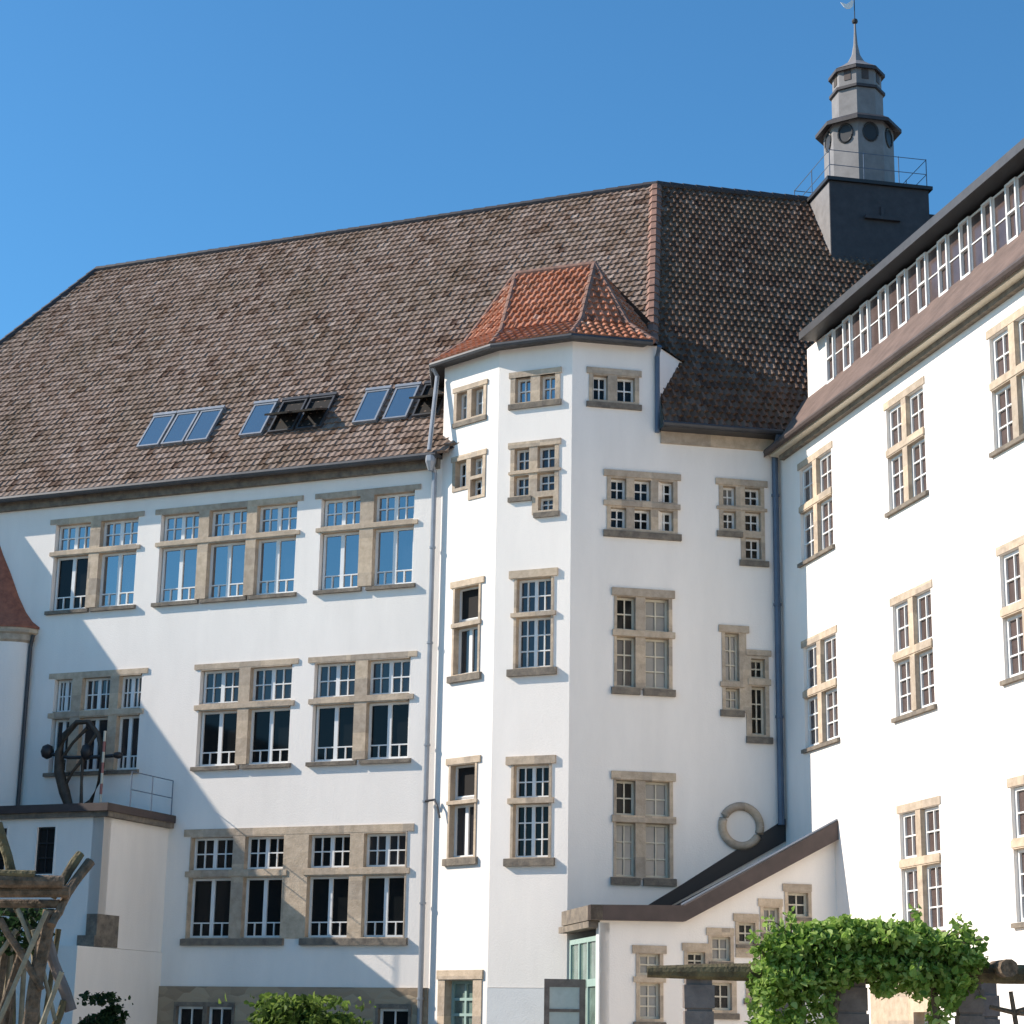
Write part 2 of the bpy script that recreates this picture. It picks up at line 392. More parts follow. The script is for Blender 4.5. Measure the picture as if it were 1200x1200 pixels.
# ground floor: the two pairs share one stone surround with a stone pier
gb = [(0.67, 1.74), (2.1, 3.19), (3.85, 4.9), (5.23, 6.38)]
cells = []
for i, x in enumerate(gb):
    cells.append((x[0], x[1], 5.47, 6.24, UP, 'midglass' if i == 0 else 'glass')); cells.append((x[0], x[1], 3.88, 5.28, LOW, 'glass'))
window(A, bld, cells, [(0.64, 6.41, 3.86, 6.3)], sills=[(0.55, 3.3, 3.7, 3.88, 0.1), (3.74, 6.5, 3.7, 3.88, 0.1)],
       lintels=[(0.47, 6.6, 6.27, 6.44, 0.03)], transoms=[(0.55, 3.3, 5.31, 5.44, 0.05), (3.74, 6.5, 5.31, 5.44, 0.05)], label='ground floor window row in one sandstone surround')
wallA_holes.append((0.645, 6.405, 3.88, 6.27))
# basement windows in the plinth
for (a, b) in ((5.0, 5.66), (5.78, 6.5), (0.45, 1.2)):
    window(A.off(0.06), bld, [(a, b, 1.3, 2.3, dict(nc=2, rows=(0.5, 1.0)), 'glass')], [(a-0.07, b+0.07, 1.25, 2.4)], stone='dstone', depth=0.15)

mb = MB(); mb.grid(A, [(0.0, 21.0, 2.76, 15.2)], wallA_holes, -0.4, 0.0, back=False)
mb.build('wall', 'plaster', bld)
mb = MB(); mb.grid(A, [(0.0, 7.2, 0.0, 2.76)], [(4.95, 6.55, 1.28, 2.35), (0.42, 1.23, 1.28, 2.35)], -0.4, 0.06, back=False)
mb.build('plinth', 'rubble', bld)
mb = MB(); mb.box(A, 0.05, 21, 14.9, 15.2, -0.1, 0.14); mb.build('cornice', 'dstone', bld)

# side and rear walls, closing the building
mb = MB()
mb.face([A.pt(21, 0, 0), A.pt(21, 15.2, 0), A.pt(21, 15.2, -12.6), A.pt(21, 0, -12.6)])
mb.face([A.pt(21, 0, -12.6), A.pt(21, 15.2, -12.6), A.pt(-4, 15.2, -12.6), A.pt(-4, 0, -12.6)])
mb.face([A.pt(-4, 0, -12.6), A.pt(-4, 15.2, -12.6), B.pt(16, 15.4, -12.6), B.pt(16, 0, -12.6)])
mb.face([B.pt(16, 0, -12.6), B.pt(16, 15.4, -12.6), B.pt(16, 15.4, 0), B.pt(16, 0, 0)])
mb.build('rear_wall', 'plaster', bld)

# ---- stair tower faces
CR = dict(outer=0.05, nc=2, rows=(0.5, 1.0), bar=0.03)
CR3 = dict(outer=0.05, nc=2, rows=(1/3, 2/3, 1.0), bar=0.03)
def small(fr, holes, cells, **k):
    us = [c[0] for c in cells]+[c[1] for c in cells]; vs = [c[2] for c in cells]+[c[3] for c in cells]
    holes += [grow(c[:4], 0.04) for c in cells]
    return window(fr, bld, cells, **k)

# F2 (middle face)
cs = [(0.43, 0.82, 16.08, 16.7, CR, 'skyglass'), (1.06, 1.44, 16.08, 16.7, CR, 'skyglass')]
small(F2, wallF2_holes, cs, stones=[(0.31, 1.56, 16.02, 16.76)], lintels=[(0.27, 1.6, 16.7, 16.84, 0.04)], sills=[(0.27, 1.6, 15.92, 16.08, 0.06)])
cs = [(0.44, 0.81, 14.43, 14.96, CR, 'midglass'), (0.44, 0.81, 13.82, 14.3, CR, 'midglass'), (1.02, 1.45, 14.43, 14.96, CR, 'midglass'), (1.02, 1.45, 13.88, 14.32, CR, 'midglass'), (1.05, 1.42, 13.42, 13.74, CR, 'midglass')]
small(F2, wallF2_holes, cs, stones=[(0.34, 0.92, 13.76, 15.04), (0.9, 1.55, 13.33, 15.04)], lintels=[(0.28, 1.6, 14.97, 15.11, 0.04)], transoms=[(0.3, 1.6, 14.34, 14.4, 0.05)], sills=[(0.3, 0.88, 13.68, 13.82, 0.06), (0.95, 1.58, 13.25, 13.4, 0.06)])
LX2 = dict(outer=0.05, stile=0.08, nc=2, rows=(0.5, 1.0)); LX3 = dict(outer=0.05, stile=0.08, nc=2, rows=(0.33, 0.67, 1.0))
for (lo, t0, t1, hi, gl) in ((9.78, 10.94, 11.06, 11.84, 'midglass'), (5.55, 6.72, 6.86, 7.58, 'glass')):
    cs = [(0.55, 1.4, t1, hi, LX2, gl), (0.55, 1.4, lo, t0, LX3, gl)]
    small(F2, wallF2_holes, cs, stones=[(0.49, 1.46, lo-0.05, hi+0.06)], lintels=[(0.36, 1.56, hi+0.02, hi+0.2, 0.05)], transoms=[(0.42, 1.52, t0+0.01, t1-0.01, 0.06)], sills=[(0.36, 1.56, lo-0.19, lo, 0.09)])
# F1 (narrow left face)
cs = [(0.47, 0.83, 15.98, 16.68, CR, 'curtain'), (0.98, 1.39, 15.98, 16.68, CR, 'curtain')]
small(F1, wallF1_holes, cs, stones=[(0.37, 1.48, 15.9, 16.75)], sills=[(0.35, 1.5, 15.82, 15.96, 0.05)], lintels=[(0.33, 1.52, 16.7, 16.82, 0.04)])
cs = [(0.48, 0.86, 14.3, 14.95, CR, 'glass'), (1.01, 1.41, 14.5, 14.95, CR, 'curtain'), (1.01, 1.41, 14.0, 14.42, CR, 'glass')]
small(F1, wallF1_holes, cs, stones=[(0.38, 0.94, 14.22, 15.02), (0.93, 1.5, 13.93, 15.02)], lintels=[(0.34, 1.54, 14.96, 15.09, 0.04)])
OP = dict(outer=0.05, stile=0.1, nc=1, rows=(1.0,))
for (lo, t0, t1, hi) in ((9.8, 10.9, 11.02, 11.85), (5.62, 6.8, 6.9, 7.7)):
    cs = [(0.57, 1.37, t1, hi, dict(outer=0.04), 'void'), (0.57, 1.37, lo, t0, OP, 'midglass')]
    wn = small(F1, wallF1_holes, cs, stones=[(0.51, 1.43, lo-0.05, hi+0.06)], lintels=[(0.42, 1.54, hi+0.02, hi+0.17, 0.04)], transoms=[(0.48, 1.46, t0+0.01, t1-0.01, 0.05)], sills=[(0.42, 1.5, lo-0.18, lo, 0.08)], label='tower window with its upper sash tilted open')
    s = MB(); fr = FR(F1.pt(0.62, t1+0.05, -0.16), F1.d, (F1.n*0.5 + Vector((0, 0, 0.85))).normalized(), (Vector((0, 0, 1))*0.55 - F1.n*0.8).normalized())
    s.grid(fr, [(0, 0.7, 0, 0.55)], [(0.06, 0.64, 0.06, 0.49)], 0, 0.04); s.build('sash', 'white', wn)
# ground door in F1
cs = [(0.55, 1.45, 0.4, 2.92, dict(outer=0.07, stile=0.06, nc=1, rows=(0.3, 0.72, 0.86, 1.0), bar=0.06), 'greenglass')]
window(F1, bld, cs, [(0.33, 1.72, 0.0, 2.98)], frame='teal', lintels=[(0.3, 1.76, 2.94, 3.14, 0.05)], depth=0.25, label='glazed green door at the tower foot')
wallF1_holes.append((0.5, 1.5, 0.38, 2.95))
# B face and wall
cs = [(0.5, 0.85, 16.06, 16.66, CR, 'glass'), (1.07, 1.5, 16.06, 16.66, CR, 'glass')]
small(B, wallB_holes, cs, stones=[(0.4, 1.6, 15.98, 16.74)], lintels=[(0.34, 1.66, 16.69, 16.84, 0.04)], sills=[(0.34, 1.66, 15.87, 16.03, 0.06)])
cs = []
for (a, b) in ((0.93, 1.3), (1.49, 1.88), (2.06, 2.42)):
    cs += [(a, b, 13.7, 14.2, CR, 'glass'), (a, b, 13.02, 13.5, CR, 'glass')]
small(B, wallB_holes, cs, stones=[(0.84, 2.52, 12.92, 14.28)], lintels=[(0.76, 2.6, 14.24, 14.39, 0.05)], transoms=[(0.76, 2.58, 13.54, 13.66, 0.06)], sills=[(0.76, 2.6, 12.8, 12.98, 0.08)])
cs = [(3.62, 3.93, 13.74, 14.2, CR, 'curtain'), (3.62, 3.93, 13.18, 13.6, CR, 'glass'), (4.15, 4.53, 13.78, 14.2, CR, 'glass'), (4.15, 4.53, 13.16, 13.62, CR, 'glass'), (4.15, 4.53, 12.5, 13.0, CR, 'glass')]
small(B, wallB_holes, cs, stones=[(3.52, 4.06, 13.08, 14.27), (4.04, 4.62, 12.42, 14.27)], lintels=[(3.44, 4.7, 14.23, 14.38, 0.05)], transoms=[(3.46, 4.68, 13.64, 13.71, 0.05)], sills=[(3.46, 4.08, 12.98, 13.14, 0.07), (4.0, 4.7, 12.32, 12.48, 0.07)], label='stepped stair window of five small lights')
for (lo, t0, t1, hi, g1, g2) in ((9.36, 10.5, 10.66, 11.42, 'curtain', 'midglass'), (5.16, 6.33, 6.5, 7.26, 'curtain', 'curtain')):
    cs = [(1.08, 1.52, t1, hi, CR, 'glass'), (1.08, 1.52, lo, t0, CR3, g2), (1.75, 2.3, t1, hi, CR, g1), (1.75, 2.3, lo, t0, CR3, g1)]
    small(B, wallB_holes, cs, frame='cream', stones=[(1.02, 2.38, lo-0.06, hi+0.05)], lintels=[(0.96, 2.44, hi+0.02, hi+0.2, 0.06)], transoms=[(0.98, 2.44, t0+0.01, t1-0.01, 0.07)], sills=[(0.96, 1.62, lo-0.18, lo, 0.09), (1.7, 2.44, lo-0.18, lo, 0.09)])
cs = [(3.63, 3.96, 9.62, 10.72, CR3, 'curtain'), (3.63, 3.96, 8.98, 9.45, CR, 'curtain'), (4.24, 4.57, 9.72, 10.16, CR, 'glass'), (4.24, 4.57, 8.42, 9.52, CR3, 'glass')]
small(B, wallB_holes, cs, frame='cream', stones=[(3.55, 4.13, 8.9, 10.78), (4.11, 4.66, 8.34, 10.22)], lintels=[(3.48, 4.2, 10.74, 10.9, 0.05), (4.12, 4.72, 10.23, 10.36, 0.05)], transoms=[(3.5, 4.08, 9.48, 9.59, 0.06), (4.16, 4.7, 9.55, 9.69, 0.06)], sills=[(3.5, 4.06, 8.8, 8.97, 0.08), (4.1, 4.72, 8.22, 8.39, 0.08)], label='stepped stair window of four lights')

mb = MB(); mb.grid(F1, [(0.0, 1.883, 0.0, 17.5)], wallF1_holes, -0.4, 0.0, back=False)
mb.grid(F2, [(0.0, 1.859, 2.76, 17.5)], wallF2_holes, -0.4, 0.0, back=False)
mb.grid(B, [(0.0, 2.05, 0.0, 17.5), (2.05, 5.0, 0.0, 15.45)], wallB_holes, -0.4, 0.0, back=False)
q4 = B.pt(2.05, 0); d4 = Vector((math.sin(R(31)), math.cos(R(31)), 0))
F4 = FR(q4, d4)
mb.grid(F4, [(0.0, 2.2, 13.0, 17.5)], [], -0.3, 0.0)
mb.build('tower_wall', 'plaster', bld)
mb = MB(); mb.box(F2, 0.0, 1.86, 0, 2.75, -0.3, 0.02); mb.build('tower_base', 'weathered', bld)
# ring ornament on the wall
mb = MB(); mb.tube([B.pt(3.95+0.44*math.cos(a), 6.35+0.44*math.sin(a), 0.03) for a in [2*math.pi*k/36 for k in range(37)]], 0.095, 10, cap=False)
mb.build('ring_ornament', 'stone', bld, smooth=True)
# upper frieze below B eaves
mb = MB(); mb.box(B, 2.12, 4.86, 15.12, 15.4, -0.1, 0.06); mb.build('cornice', 'stone', bld)

# ---- main roof
pit = R(55); 
RA = FR(A.pt(0, 15.2, 0.3), A.d, A.n*math.sin(pit) + Vector((0, 0, math.cos(pit))), -A.n*math.cos(pit) + Vector((0, 0, math.sin(pit))))
RB = FR(B.pt(0, 15.5, 0.42), B.d, B.n*math.sin(pit) + Vector((0, 0, math.cos(pit))), -B.n*math.cos(pit) + Vector((0, 0, math.sin(pit))))
def meet(z):
    n1, n2 = RA.n, RB.n
    Mx = Matrix((n1, n2, Vector((0, 0, 1)))); return Mx.inverted() @ Vector((n1.dot(RA.P), n2.dot(RB.P), z))
RZ = 24.25
def uw(fr, p): return ((p-fr.P).dot(fr.d), (p-fr.P).dot(fr.up))
hL = meet(18.0); hT = meet(RZ)
wTA = (RZ-15.2)/math.sin(pit); wTB = (RZ-15.5)/math.sin(pit)
polyA = [(-0.12, 0.0), (20.4, 0.0), (14.64, wTA), (uw(RA, hT)[0], wTA), uw(RA, hL), ]
polyB = [(2.1, 0.0), (9.5, 0.0), (9.5, wTB), (uw(RB, hT)[0], wTB), uw(RB, hL)]
mb = MB()
lay_tiles(mb, RA.P, RA.d, RA.up, RA.n, polyA, tw=0.19, ex=0.235)
lay_tiles(mb, RB.P, RB.d, RB.up, RB.n, polyB, tw=0.18, ex=0.245, mean=0.17, roll=0.03, sd=0.10, wob=0.4, step=0.04)  # darker tile tint, putting part of this slope's shade into the colour
nt_ = len(mb.f)
mb.face([RA.pt(u, w_, -0.03) for u, w_ in polyA], 1); mb.face([RB.pt(u, w_, -0.03) for u, w_ in polyB], 1)
# rear slopes
ra = RA.pt(14.64, wTA, -0.03); rb = RB.pt(16, wTB, -0.03); rh = hT - Vector((0, 0, .04))
eA = A.pt(21, 15.2, -12.6); eM = A.pt(-4, 15.2, -12.6); eB = B.pt(16, 15.4, -12.6)
mb.face([ra, rh, eM, eA], 1); mb.face([rh, rb, eB, eM], 1)
mb.face([RA.pt(20.4, 0, -0.03), ra, eA], 1)
mb.face([RB.pt(9.5, 0, -0.03), RB.pt(16, 0, -0.03), rb, RB.pt(9.5, wTB, -0.03)], 1)
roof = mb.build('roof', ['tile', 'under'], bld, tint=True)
mb = MB()
cap_run(mb, RA.pt(14.64, wTA, 0.02), RA.pt(uw(RA, hT)[0], wTA, 0.02), 0.11)
cap_run(mb, RB.pt(uw(RB, hT)[0], wTB, 0.02), RB.pt(9.5, wTB, 0.02), 0.11)
cap_run(mb, RA.pt(20.4, 0, 0.02), RA.pt(14.64, wTA, 0.02), 0.11)
mb.build('ridge_tiles', 'slate', roof)
mb = MB(); cap_run(mb, meet(17.0) + RA.n*0.0 - RB.n*0.06 - RA.n*0.02, hT - RB.n*0.06 - RA.n*0.02, 0.19, 0.34)
mb.build('hip_tiles', 'ridge', roof)
# eaves gutters
mb = MB(); mb.tube([A.pt(0.0, 15.14, 0.36), A.pt(21, 15.14, 0.36)], 0.085, 8)
mb.box(A, 0.0, 21, 15.12, 15.2, 0.0, 0.3)
mb.tube([B.pt(2.06, 15.47, 0.47), B.pt(4.95, 15.47, 0.47)], 0.065, 8)
mb.box(B, 2.08, 4.95, 15.4, 15.44, 0.0, 0.44)
mb.build('gutter', 'gutter', bld)

# ---- roof windows
def skylight(u, wlo, opened, tall=1.28, wide=0.62):
    fr = RA
    f = MB(); f.grid(fr, [(u, u+wide, wlo, wlo+tall)], [(u+0.05, u+wide-0.05, wlo+0.05, wlo+tall-0.06)], -0.02, 0.135)
    f.box(fr, u-0.03, u+wide+0.03, wlo+tall, wlo+tall+0.1, 0.0, 0.16)
    o = f.build('skylight', 'gutter' if opened else 'zinc', roof)
    p = MB()
    if opened:
        p.box(fr, u+0.04, u+wide-0.04, wlo+0.04, wlo+tall-0.04, -0.02, 0.072); p.build('opening', 'void', o)
        s = MB(); a = R(38)
        f2 = FR(fr.pt(u+0.03, wlo+tall*0.52, 0.16), fr.d, (fr.n*math.cos(a) + fr.up*math.sin(a)), (fr.up*math.cos(a) - fr.n*math.sin(a)))
        s.grid(f2, [(0, wide-0.06, -tall*0.48, tall*0.30)], [(0.06, wide-0.12, -tall*0.42, tall*0.24)], -0.02, 0.03); s.build('sash', 'bronze', o)
        s = MB(); s.box(f2, 0.05, wide-0.11, -tall*0.43, tall*0.25, -0.005, 0.01); s.build('pane', 'glass', o)
        o['label'] = 'roof window standing open'
    else:
        p.box(fr, u+0.04, u+wide-0.04, wlo+0.04, wlo+tall-0.05, 0.0, 0.12); p.build('pane', 'roofglass', o)
for u, op in ((8.36, 0), (7.62, 0), (6.9, 0), (5.3, 0), (4.4, 1), (3.6, 1), (2.06, 0), (1.22, 0), (0.35, 1)):
    skylight(u, 1.45, op, 1.28, 0.66 if not op else 0.72)

# ---- tower roof, bell-cast, orange tiles
oh = 0.32
def corner(a, b, oh2=None): # where the overhanging eaves of two faces meet, in plan
    n1, n2 = a.n, b.n
    k1 = n1.dot(a.P)+oh; k2 = n2.dot(b.P)+(oh if oh2 is None else oh2)
    d = n1.x*n2.y - n1.y*n2.x
    return Vector(((k1*n2.y-k2*n1.y)/d, (n1.x*k2-n2.x*k1)/d, 0))
F0 = FR((-1.69, 47.97), (0, -1))
EZ = 17.5
E = [Vector((-1.69-oh, 48.3, 0)), corner(F0, F1), corner(F1, F2), corner(F2, B), corner(B, F4, 0.06), F4.pt(2.4, 0, 0.05)]
E = [Vector((e.x, e.y, EZ)) for e in E]

T1 = Vector((0.01, 46.66, 20.17)); T2 = Vector((1.93, 45.82, 20.14))
def kink(e, t): return Vector((e.x+(t.x-e.x)*0.40, e.y+(t.y-e.y)*0.40, e.z+(t.z-e.z)*0.25))
TT = [T1, T1, T1, T2, T2, T2]
K = [kink(e, t) for e, t in zip(E, TT)]
mb = MB()
def tile_face(pts):
    a, b = pts[0], pts[1]; du = (b-a).normalized(); n = du.cross(pts[2]-a).normalized()
    if n.z < 0: n = -n
    dw = n.cross(du)
    if dw.z < 0: dw = -dw
    poly = [((p-a).dot(du), (p-a).dot(dw)) for p in pts]
    lay_tiles(mb, a, du, dw, n, poly, tw=0.19, ex=0.24, lift=0.02, roll=0.026, mean=0.5)
    mb.face([p - n*0.03 for p in pts], 1)
for i in range(5):
    if i < 4: tile_face([E[i], E[i+1], K[i+1], K[i]])
    else: mb.face([E[i], E[i+1], K[i+1], K[i]], 1)
    tile_face([K[i], K[i+1], TT[i+1], TT[i]] if TT[i] != TT[i+1] else [K[i], K[i+1], TT[i]])
mb.face([T1, T2, E[5], E[0]], 1)
troof = mb.build('tower_roof', ['redtile', 'under'], bld, tint=True)
mb = MB()
for i in (1, 2, 3, 4):
    cap_run(mb, E[i], K[i], 0.085, 0.3); cap_run(mb, K[i], TT[i], 0.085, 0.3)
cap_run(mb, T1, T2, 0.09, 0.3)
mb.build('hip_tiles', 'ridge', troof)
mb = MB(); mb.tube([e + Vector((0, 0, -0.05)) for e in E[:5]], 0.075, 8)
def inner(e, t): return Vector((e.x+(t.x-e.x)*0.16, e.y+(t.y-e.y)*0.16, e.z-0.06))
I = [inner(e, t) for e, t in zip(E, TT)]
for i in range(4):
    mb.mesh([E[i]+Vector((0, 0, -.06)), E[i+1]+Vector((0, 0, -.06)), I[i+1], I[i], E[i]+Vector((0, 0, -.02)), E[i+1]+Vector((0, 0, -.02)), I[i+1]+Vector((0, 0, .04)), I[i]+Vector((0, 0, .04))],
            [(0, 1, 2, 3), (4, 7, 6, 5), (0, 4, 5, 1), (1, 5, 6, 2), (2, 6, 7, 3), (3, 7, 4, 0)])
mb.build('gutter', 'gutter', bld)
# downpipes
mb = MB(); p0 = E[1]+Vector((0.02, 0.02, -0.1))
mb.tube([p0, A.pt(0.14, 17.2, 0.12), A.pt(0.16, 15.25, 0.42)], 0.055, 8)
mb.build('drainpipe', 'zinc', bld)
mb = MB(); mb.tube([A.pt(0.14, 15.1, 0.36), A.pt(0.14, 14.75, 0.13), A.pt(0.14, 0.2, 0.13)], 0.06, 8)
mb.lathe(A.pt(0.14, 14.86, 0.36), [(0.06, -0.1), (0.13, 0.12), (0.13, 0.26)], 8)
for z in (12.9, 10.6, 8.2, 6.9, 4.6, 2.5): mb.tube([A.pt(0.14, z, 0.13), A.pt(0.14, z+0.05, 0.13)], 0.078, 8)
dp = mb.build('drainpipe', 'zinc', bld)
mb = MB(); mb.tube([A.pt(0.12, 6.92, 0.2), F1.pt(0.16, 6.95, 0.12), F1.pt(0.28, 6.78, 0.14), F1.pt(0.36, 6.52, 0.13)], 0.03, 6); mb.build('bracket', 'gutter', dp)
mb = MB(); mb.tube([B.pt(2.02, 17.4, 0.3), B.pt(2.02, 17.2, 0.09), B.pt(2.02, 15.35, 0.09)], 0.06, 8)
mb.build('drainpipe', 'bluepipe', bld)
mb = MB(); mb.tube([B.pt(4.86, 15.42, 0.46), B.pt(4.86, 15.1, 0.12), B.pt(4.86, 6.4, 0.12)], 0.075, 8)
for z in (14.0, 11.4, 8.8): mb.tube([B.pt(4.86, z, 0.12), B.pt(4.86, z+0.06, 0.12)], 0.095, 8)
mb.build('drainpipe', 'bluepipe', bld)

# =================================================================== ROOF LANTERN
lan = thing('roof_lantern', 'grey clad octagonal lantern tower on a dark box above the roof ridge', 'lantern tower', (9.48, 51.1, 21.0))
LF = FR((8.38, 49.42), (0.98014, 0.19832))
mb = MB(); mb.box(LF, 0, 2.83, 20.5, 24.12, -2.83, 0); mb.build('base', 'slate', lan)
mb = MB(); mb.grid(LF, [(-0.012, 0.0, 20.5, 24.1)], [], -2.8, -0.02); mb.build('lit_side', 'lead', lan)  # paler sheet on the box, sunlight on this side put into its colour
mb = MB(); mb.box(LF, -0.09, 2.92, 24.12, 24.22, -2.92, 0.09); mb.build('base_coping', 'black', lan)
mb = MB(); mb.box(LF, 0.95, 1.95, 23.1, 23.2, -0.02, 0.12); mb.box(LF, 1.42, 1.5, 23.2, 23.5, -0.02, 0.06); mb.build('wall_bracket', 'slate', lan)
cx, cy = 9.50, 51.09
rot = math.atan2(LF.d.y, LF.d.x) + R(22.5)
c0 = (cx, cy, 0)
mb = MB(); mb.lathe(c0, [(0.96, 24.2), (0.96, 26.36)], 8, rot); lw = mb.build('lower_drum', 'lead', lan)
mb = MB(); mb.lathe(c0, [(0.95, 26.33), (1.19, 26.24), (1.19, 26.34), (0.95, 26.5), (0.70, 26.6)], 8, rot); mb.build('lower_roof', 'slate', lan)
mb = MB(); mb.lathe(c0, [(0.71, 26.55), (0.71, 27.45)], 8, rot); mb.build('middle_drum', 'lead', lan)
mb = MB(); mb.lathe(c0, [(0.70, 27.40), (0.78, 27.41), (0.78, 27.49), (0.68, 27.52)], 8, rot); mb.build('cornice', 'slate', lan)
mb = MB(); mb.lathe(c0, [(0.68, 27.5), (0.68, 28.05)], 8, rot); mb.build('upper_drum', 'lead', lan)
mb = MB(); mb.lathe(c0, [(0.5, 28.13), (0.76, 28.09), (0.5, 28.26), (0.27, 28.44), (0.12, 28.72), (0.06, 29.05), (0.035, 29.45), (0.025, 29.75)], 8, rot); mb.build('spire', 'lead', lan)
mb = MB(); mb.lathe(c0, [(0.66, 28.0), (0.79, 27.97), (0.79, 28.06), (0.6, 28.12)], 8, rot); mb.build('upper_eave', 'slate', lan)
mb = MB(); mb.lathe((cx, cy, 29.78), [(0.02, -0.09), (0.075, -0.05), (0.09, 0.0), (0.075, 0.05), (0.02, 0.09)], 10); mb.tube([(cx, cy, 29.8), (cx, cy, 30.55)], 0.014, 6); mb.build('finial', 'black', lan)
mb = MB()
fv = FR((cx, cy, 30.25), (0.99, 0.1)); mb.prism(fv, [(-0.05, 0.0), (-0.12, -0.07), (-0.22, -0.09), (-0.3, -0.04), (-0.4, 0.1), (-0.32, 0.08), (-0.24, 0.05), (-0.14, 0.12), (-0.08, 0.2), (-0.02, 0.16)], -0.012, 0.012)
mb.build('weathervane', 'white', lan)
# round louvred openings, one per face
for k in range(8):
    a = rot + R(22.5) + k*R(45)
    n = Vector((math.cos(a), math.sin(a), 0)); d = Vector((-n.y, n.x, 0))
    fr = FR(Vector((cx, cy, 0)) + n*(0.96*math.cos(R(22.5))), d, n)
    ring = [(0.21*math.cos(2*math.pi*i/20), 25.95+0.27*math.sin(2*math.pi*i/20)) for i in range(20)]
    mb = MB(); mb.prism(fr, ring, -0.05, 0.012); mb.tube([fr.pt(u, v, 0.012) for u, v in ring+ring[:1]], 0.03, 6, cap=False); mb.build('round_opening', 'black', lan)
    fr = FR(Vector((cx, cy, 0)) + n*(0.68*math.cos(R(22.5))), d, n)
    mb = MB(); mb.box(fr, -0.1, 0.1, 27.68, 27.98, -0.05, 0.015); mb.build('louvre', 'copper' if k != 3 else 'bronze', lan)
# railing on the box
mb = MB()
for (u, o) in [(0.02, -0.02), (1.0, -0.02), (2.0, -0.02), (2.8, -0.02), (2.8, -1.4), (2.8, -2.8), (0.02, -1.4), (0.02, -2.8)]: mb.tube([LF.pt(u, 24.2, o), LF.pt(u, 25.05, o)], 0.014, 5)
for z in (24.6, 25.03): mb.tube([LF.pt(0.02, z, -2.8), LF.pt(0.02, z, -0.02), LF.pt(2.8, z, -0.02), LF.pt(2.8, z, -2.8), LF.pt(0.02, z, -2.8)], 0.012, 5)
mb.build('railing', 'bluepipe', lan)

# =================================================================== RIGHT WING
rw = thing('right_wing', 'sunlit white building wing with stone cross windows and a long dormer band', 'building', CW.pt(8, 0))
hC = []
def winC(u0, u1, v0, t, v1, gl='warmglass'):
    mid = (u0+u1)/2; cells = []
    for a, b in ((u0, mid-0.11), (mid+0.11, u1)):
        cells.append((a, b, t+0.09, v1, dict(outer=0.06, nc=2, rows=(0.5, 1.0)), gl)); cells.append((a, b, v0, t-0.09, dict(outer=0.06, nc=2, rows=(0.34, 0.67, 1.0)), gl))
    window(CW, rw, cells, [(u0, u1, v0, v1)], depth=0.13,
           lintels=[(u0-0.1, u1+0.1, v1+0.015, v1+0.17, 0.02)], sills=[(u0-0.1, u1+0.1, v0-0.11, v0, 0.07)], transoms=[(u0-0.02, u1+0.02, t-0.065, t+0.065, 0.04)])
    hC.append((u0-0.012, u1+0.012, v0-0.012, v1+0.012))
for r_, (v0, t, v1) in enumerate(((12.17, 13.38, 14.32), (7.97, 9.15, 10.2), (3.77, 5.08, 6.05))):
    for c_, (a, b) in enumerate(((1.28, 3.08), (5.97, 7.68), (10.5, 12.22), (15.0, 16.7), (19.4, 21.1))):
        if r_ == 2 and c_ == 0: continue
        winC(a, b, v0, t, v1)
# ground opening in a stone surround
window(CW, rw, [(6.35, 7.15, 0.6, 2.3, dict(outer=0.06, nc=2, rows=(0.5, 1.0)), 'glass')], [(4.4, 7.3, 0.0, 2.86)], depth=0.25, stone_o=0.03, label='ground window in a broad sandstone surround')
hC.append((4.5, 7.2, 0.02, 2.8))
mb = MB(); mb.grid(CW, [(0.0, 24, 0.0, 15.0)], hC, -0.45, 0.0, back=False)
mb.face([CW.pt(24, 0, 0), CW.pt(24, 15, 0), CW.pt(24, 15, -11), CW.pt(24, 0, -11)])
mb.face([CW.pt(24, 0, -11), CW.pt(24, 15, -11), CW.pt(0, 15, -11), CW.pt(0, 0, -11)])
mb.build('wall', 'plaster', rw)
mb = MB(); mb.box(CW, 0.35, 24, 14.82, 14.93, -0.1, 0.12); mb.build('cornice', 'dstone', rw)
mb = MB(); mb.box(CW, 0.2, 24, 14.93, 15.01, -0.1, 0.30); mb.build('eaves_board', 'cream', rw)
mb = MB(); mb.tube([CW.pt(0.2, 15.03, 0.38), CW.pt(24, 15.03, 0.38)], 0.08, 8); mb.build('gutter', 'copper', rw)
# apron roof between gutter and dormer band
DO = -0.7
mb = MB()
ap = [(0.36, 15.06), (-0.72, 16.5)]
mb.mesh([CW.pt(-1.0, ap[0][1], ap[0][0]), CW.pt(24, ap[0][1], ap[0][0]), CW.pt(24, ap[1][1], ap[1][0]), CW.pt(-1.0, ap[1][1], ap[1][0]),
         CW.pt(-1.0, ap[0][1]-0.1, ap[0][0]), CW.pt(24, ap[0][1]-0.1, ap[0][0]), CW.pt(24, ap[1][1]-0.5, ap[1][0]), CW.pt(-1.0, ap[1][1]-0.5, ap[1][0])],
        [(0, 1, 2, 3), (4, 7, 6, 5), (0, 4, 5, 1), (1, 5, 6, 2), (2, 6, 7, 3), (3, 7, 4, 0)])
mb.build('apron_roof', 'brownroof', rw)
DF = CW.off(DO)
mb = MB(); mb.box(DF, 0.2, 1.3, 16.2, 17.68, -0.3, 0.0); mb.build('end_panel', 'plaster', rw)
mb = MB(); mb.box(DF, 1.32, 24, 16.2, 17.68, -0.4, -0.06); mb.build('dormer_wall', 'copper', rw)
u = 1.42; i = 0
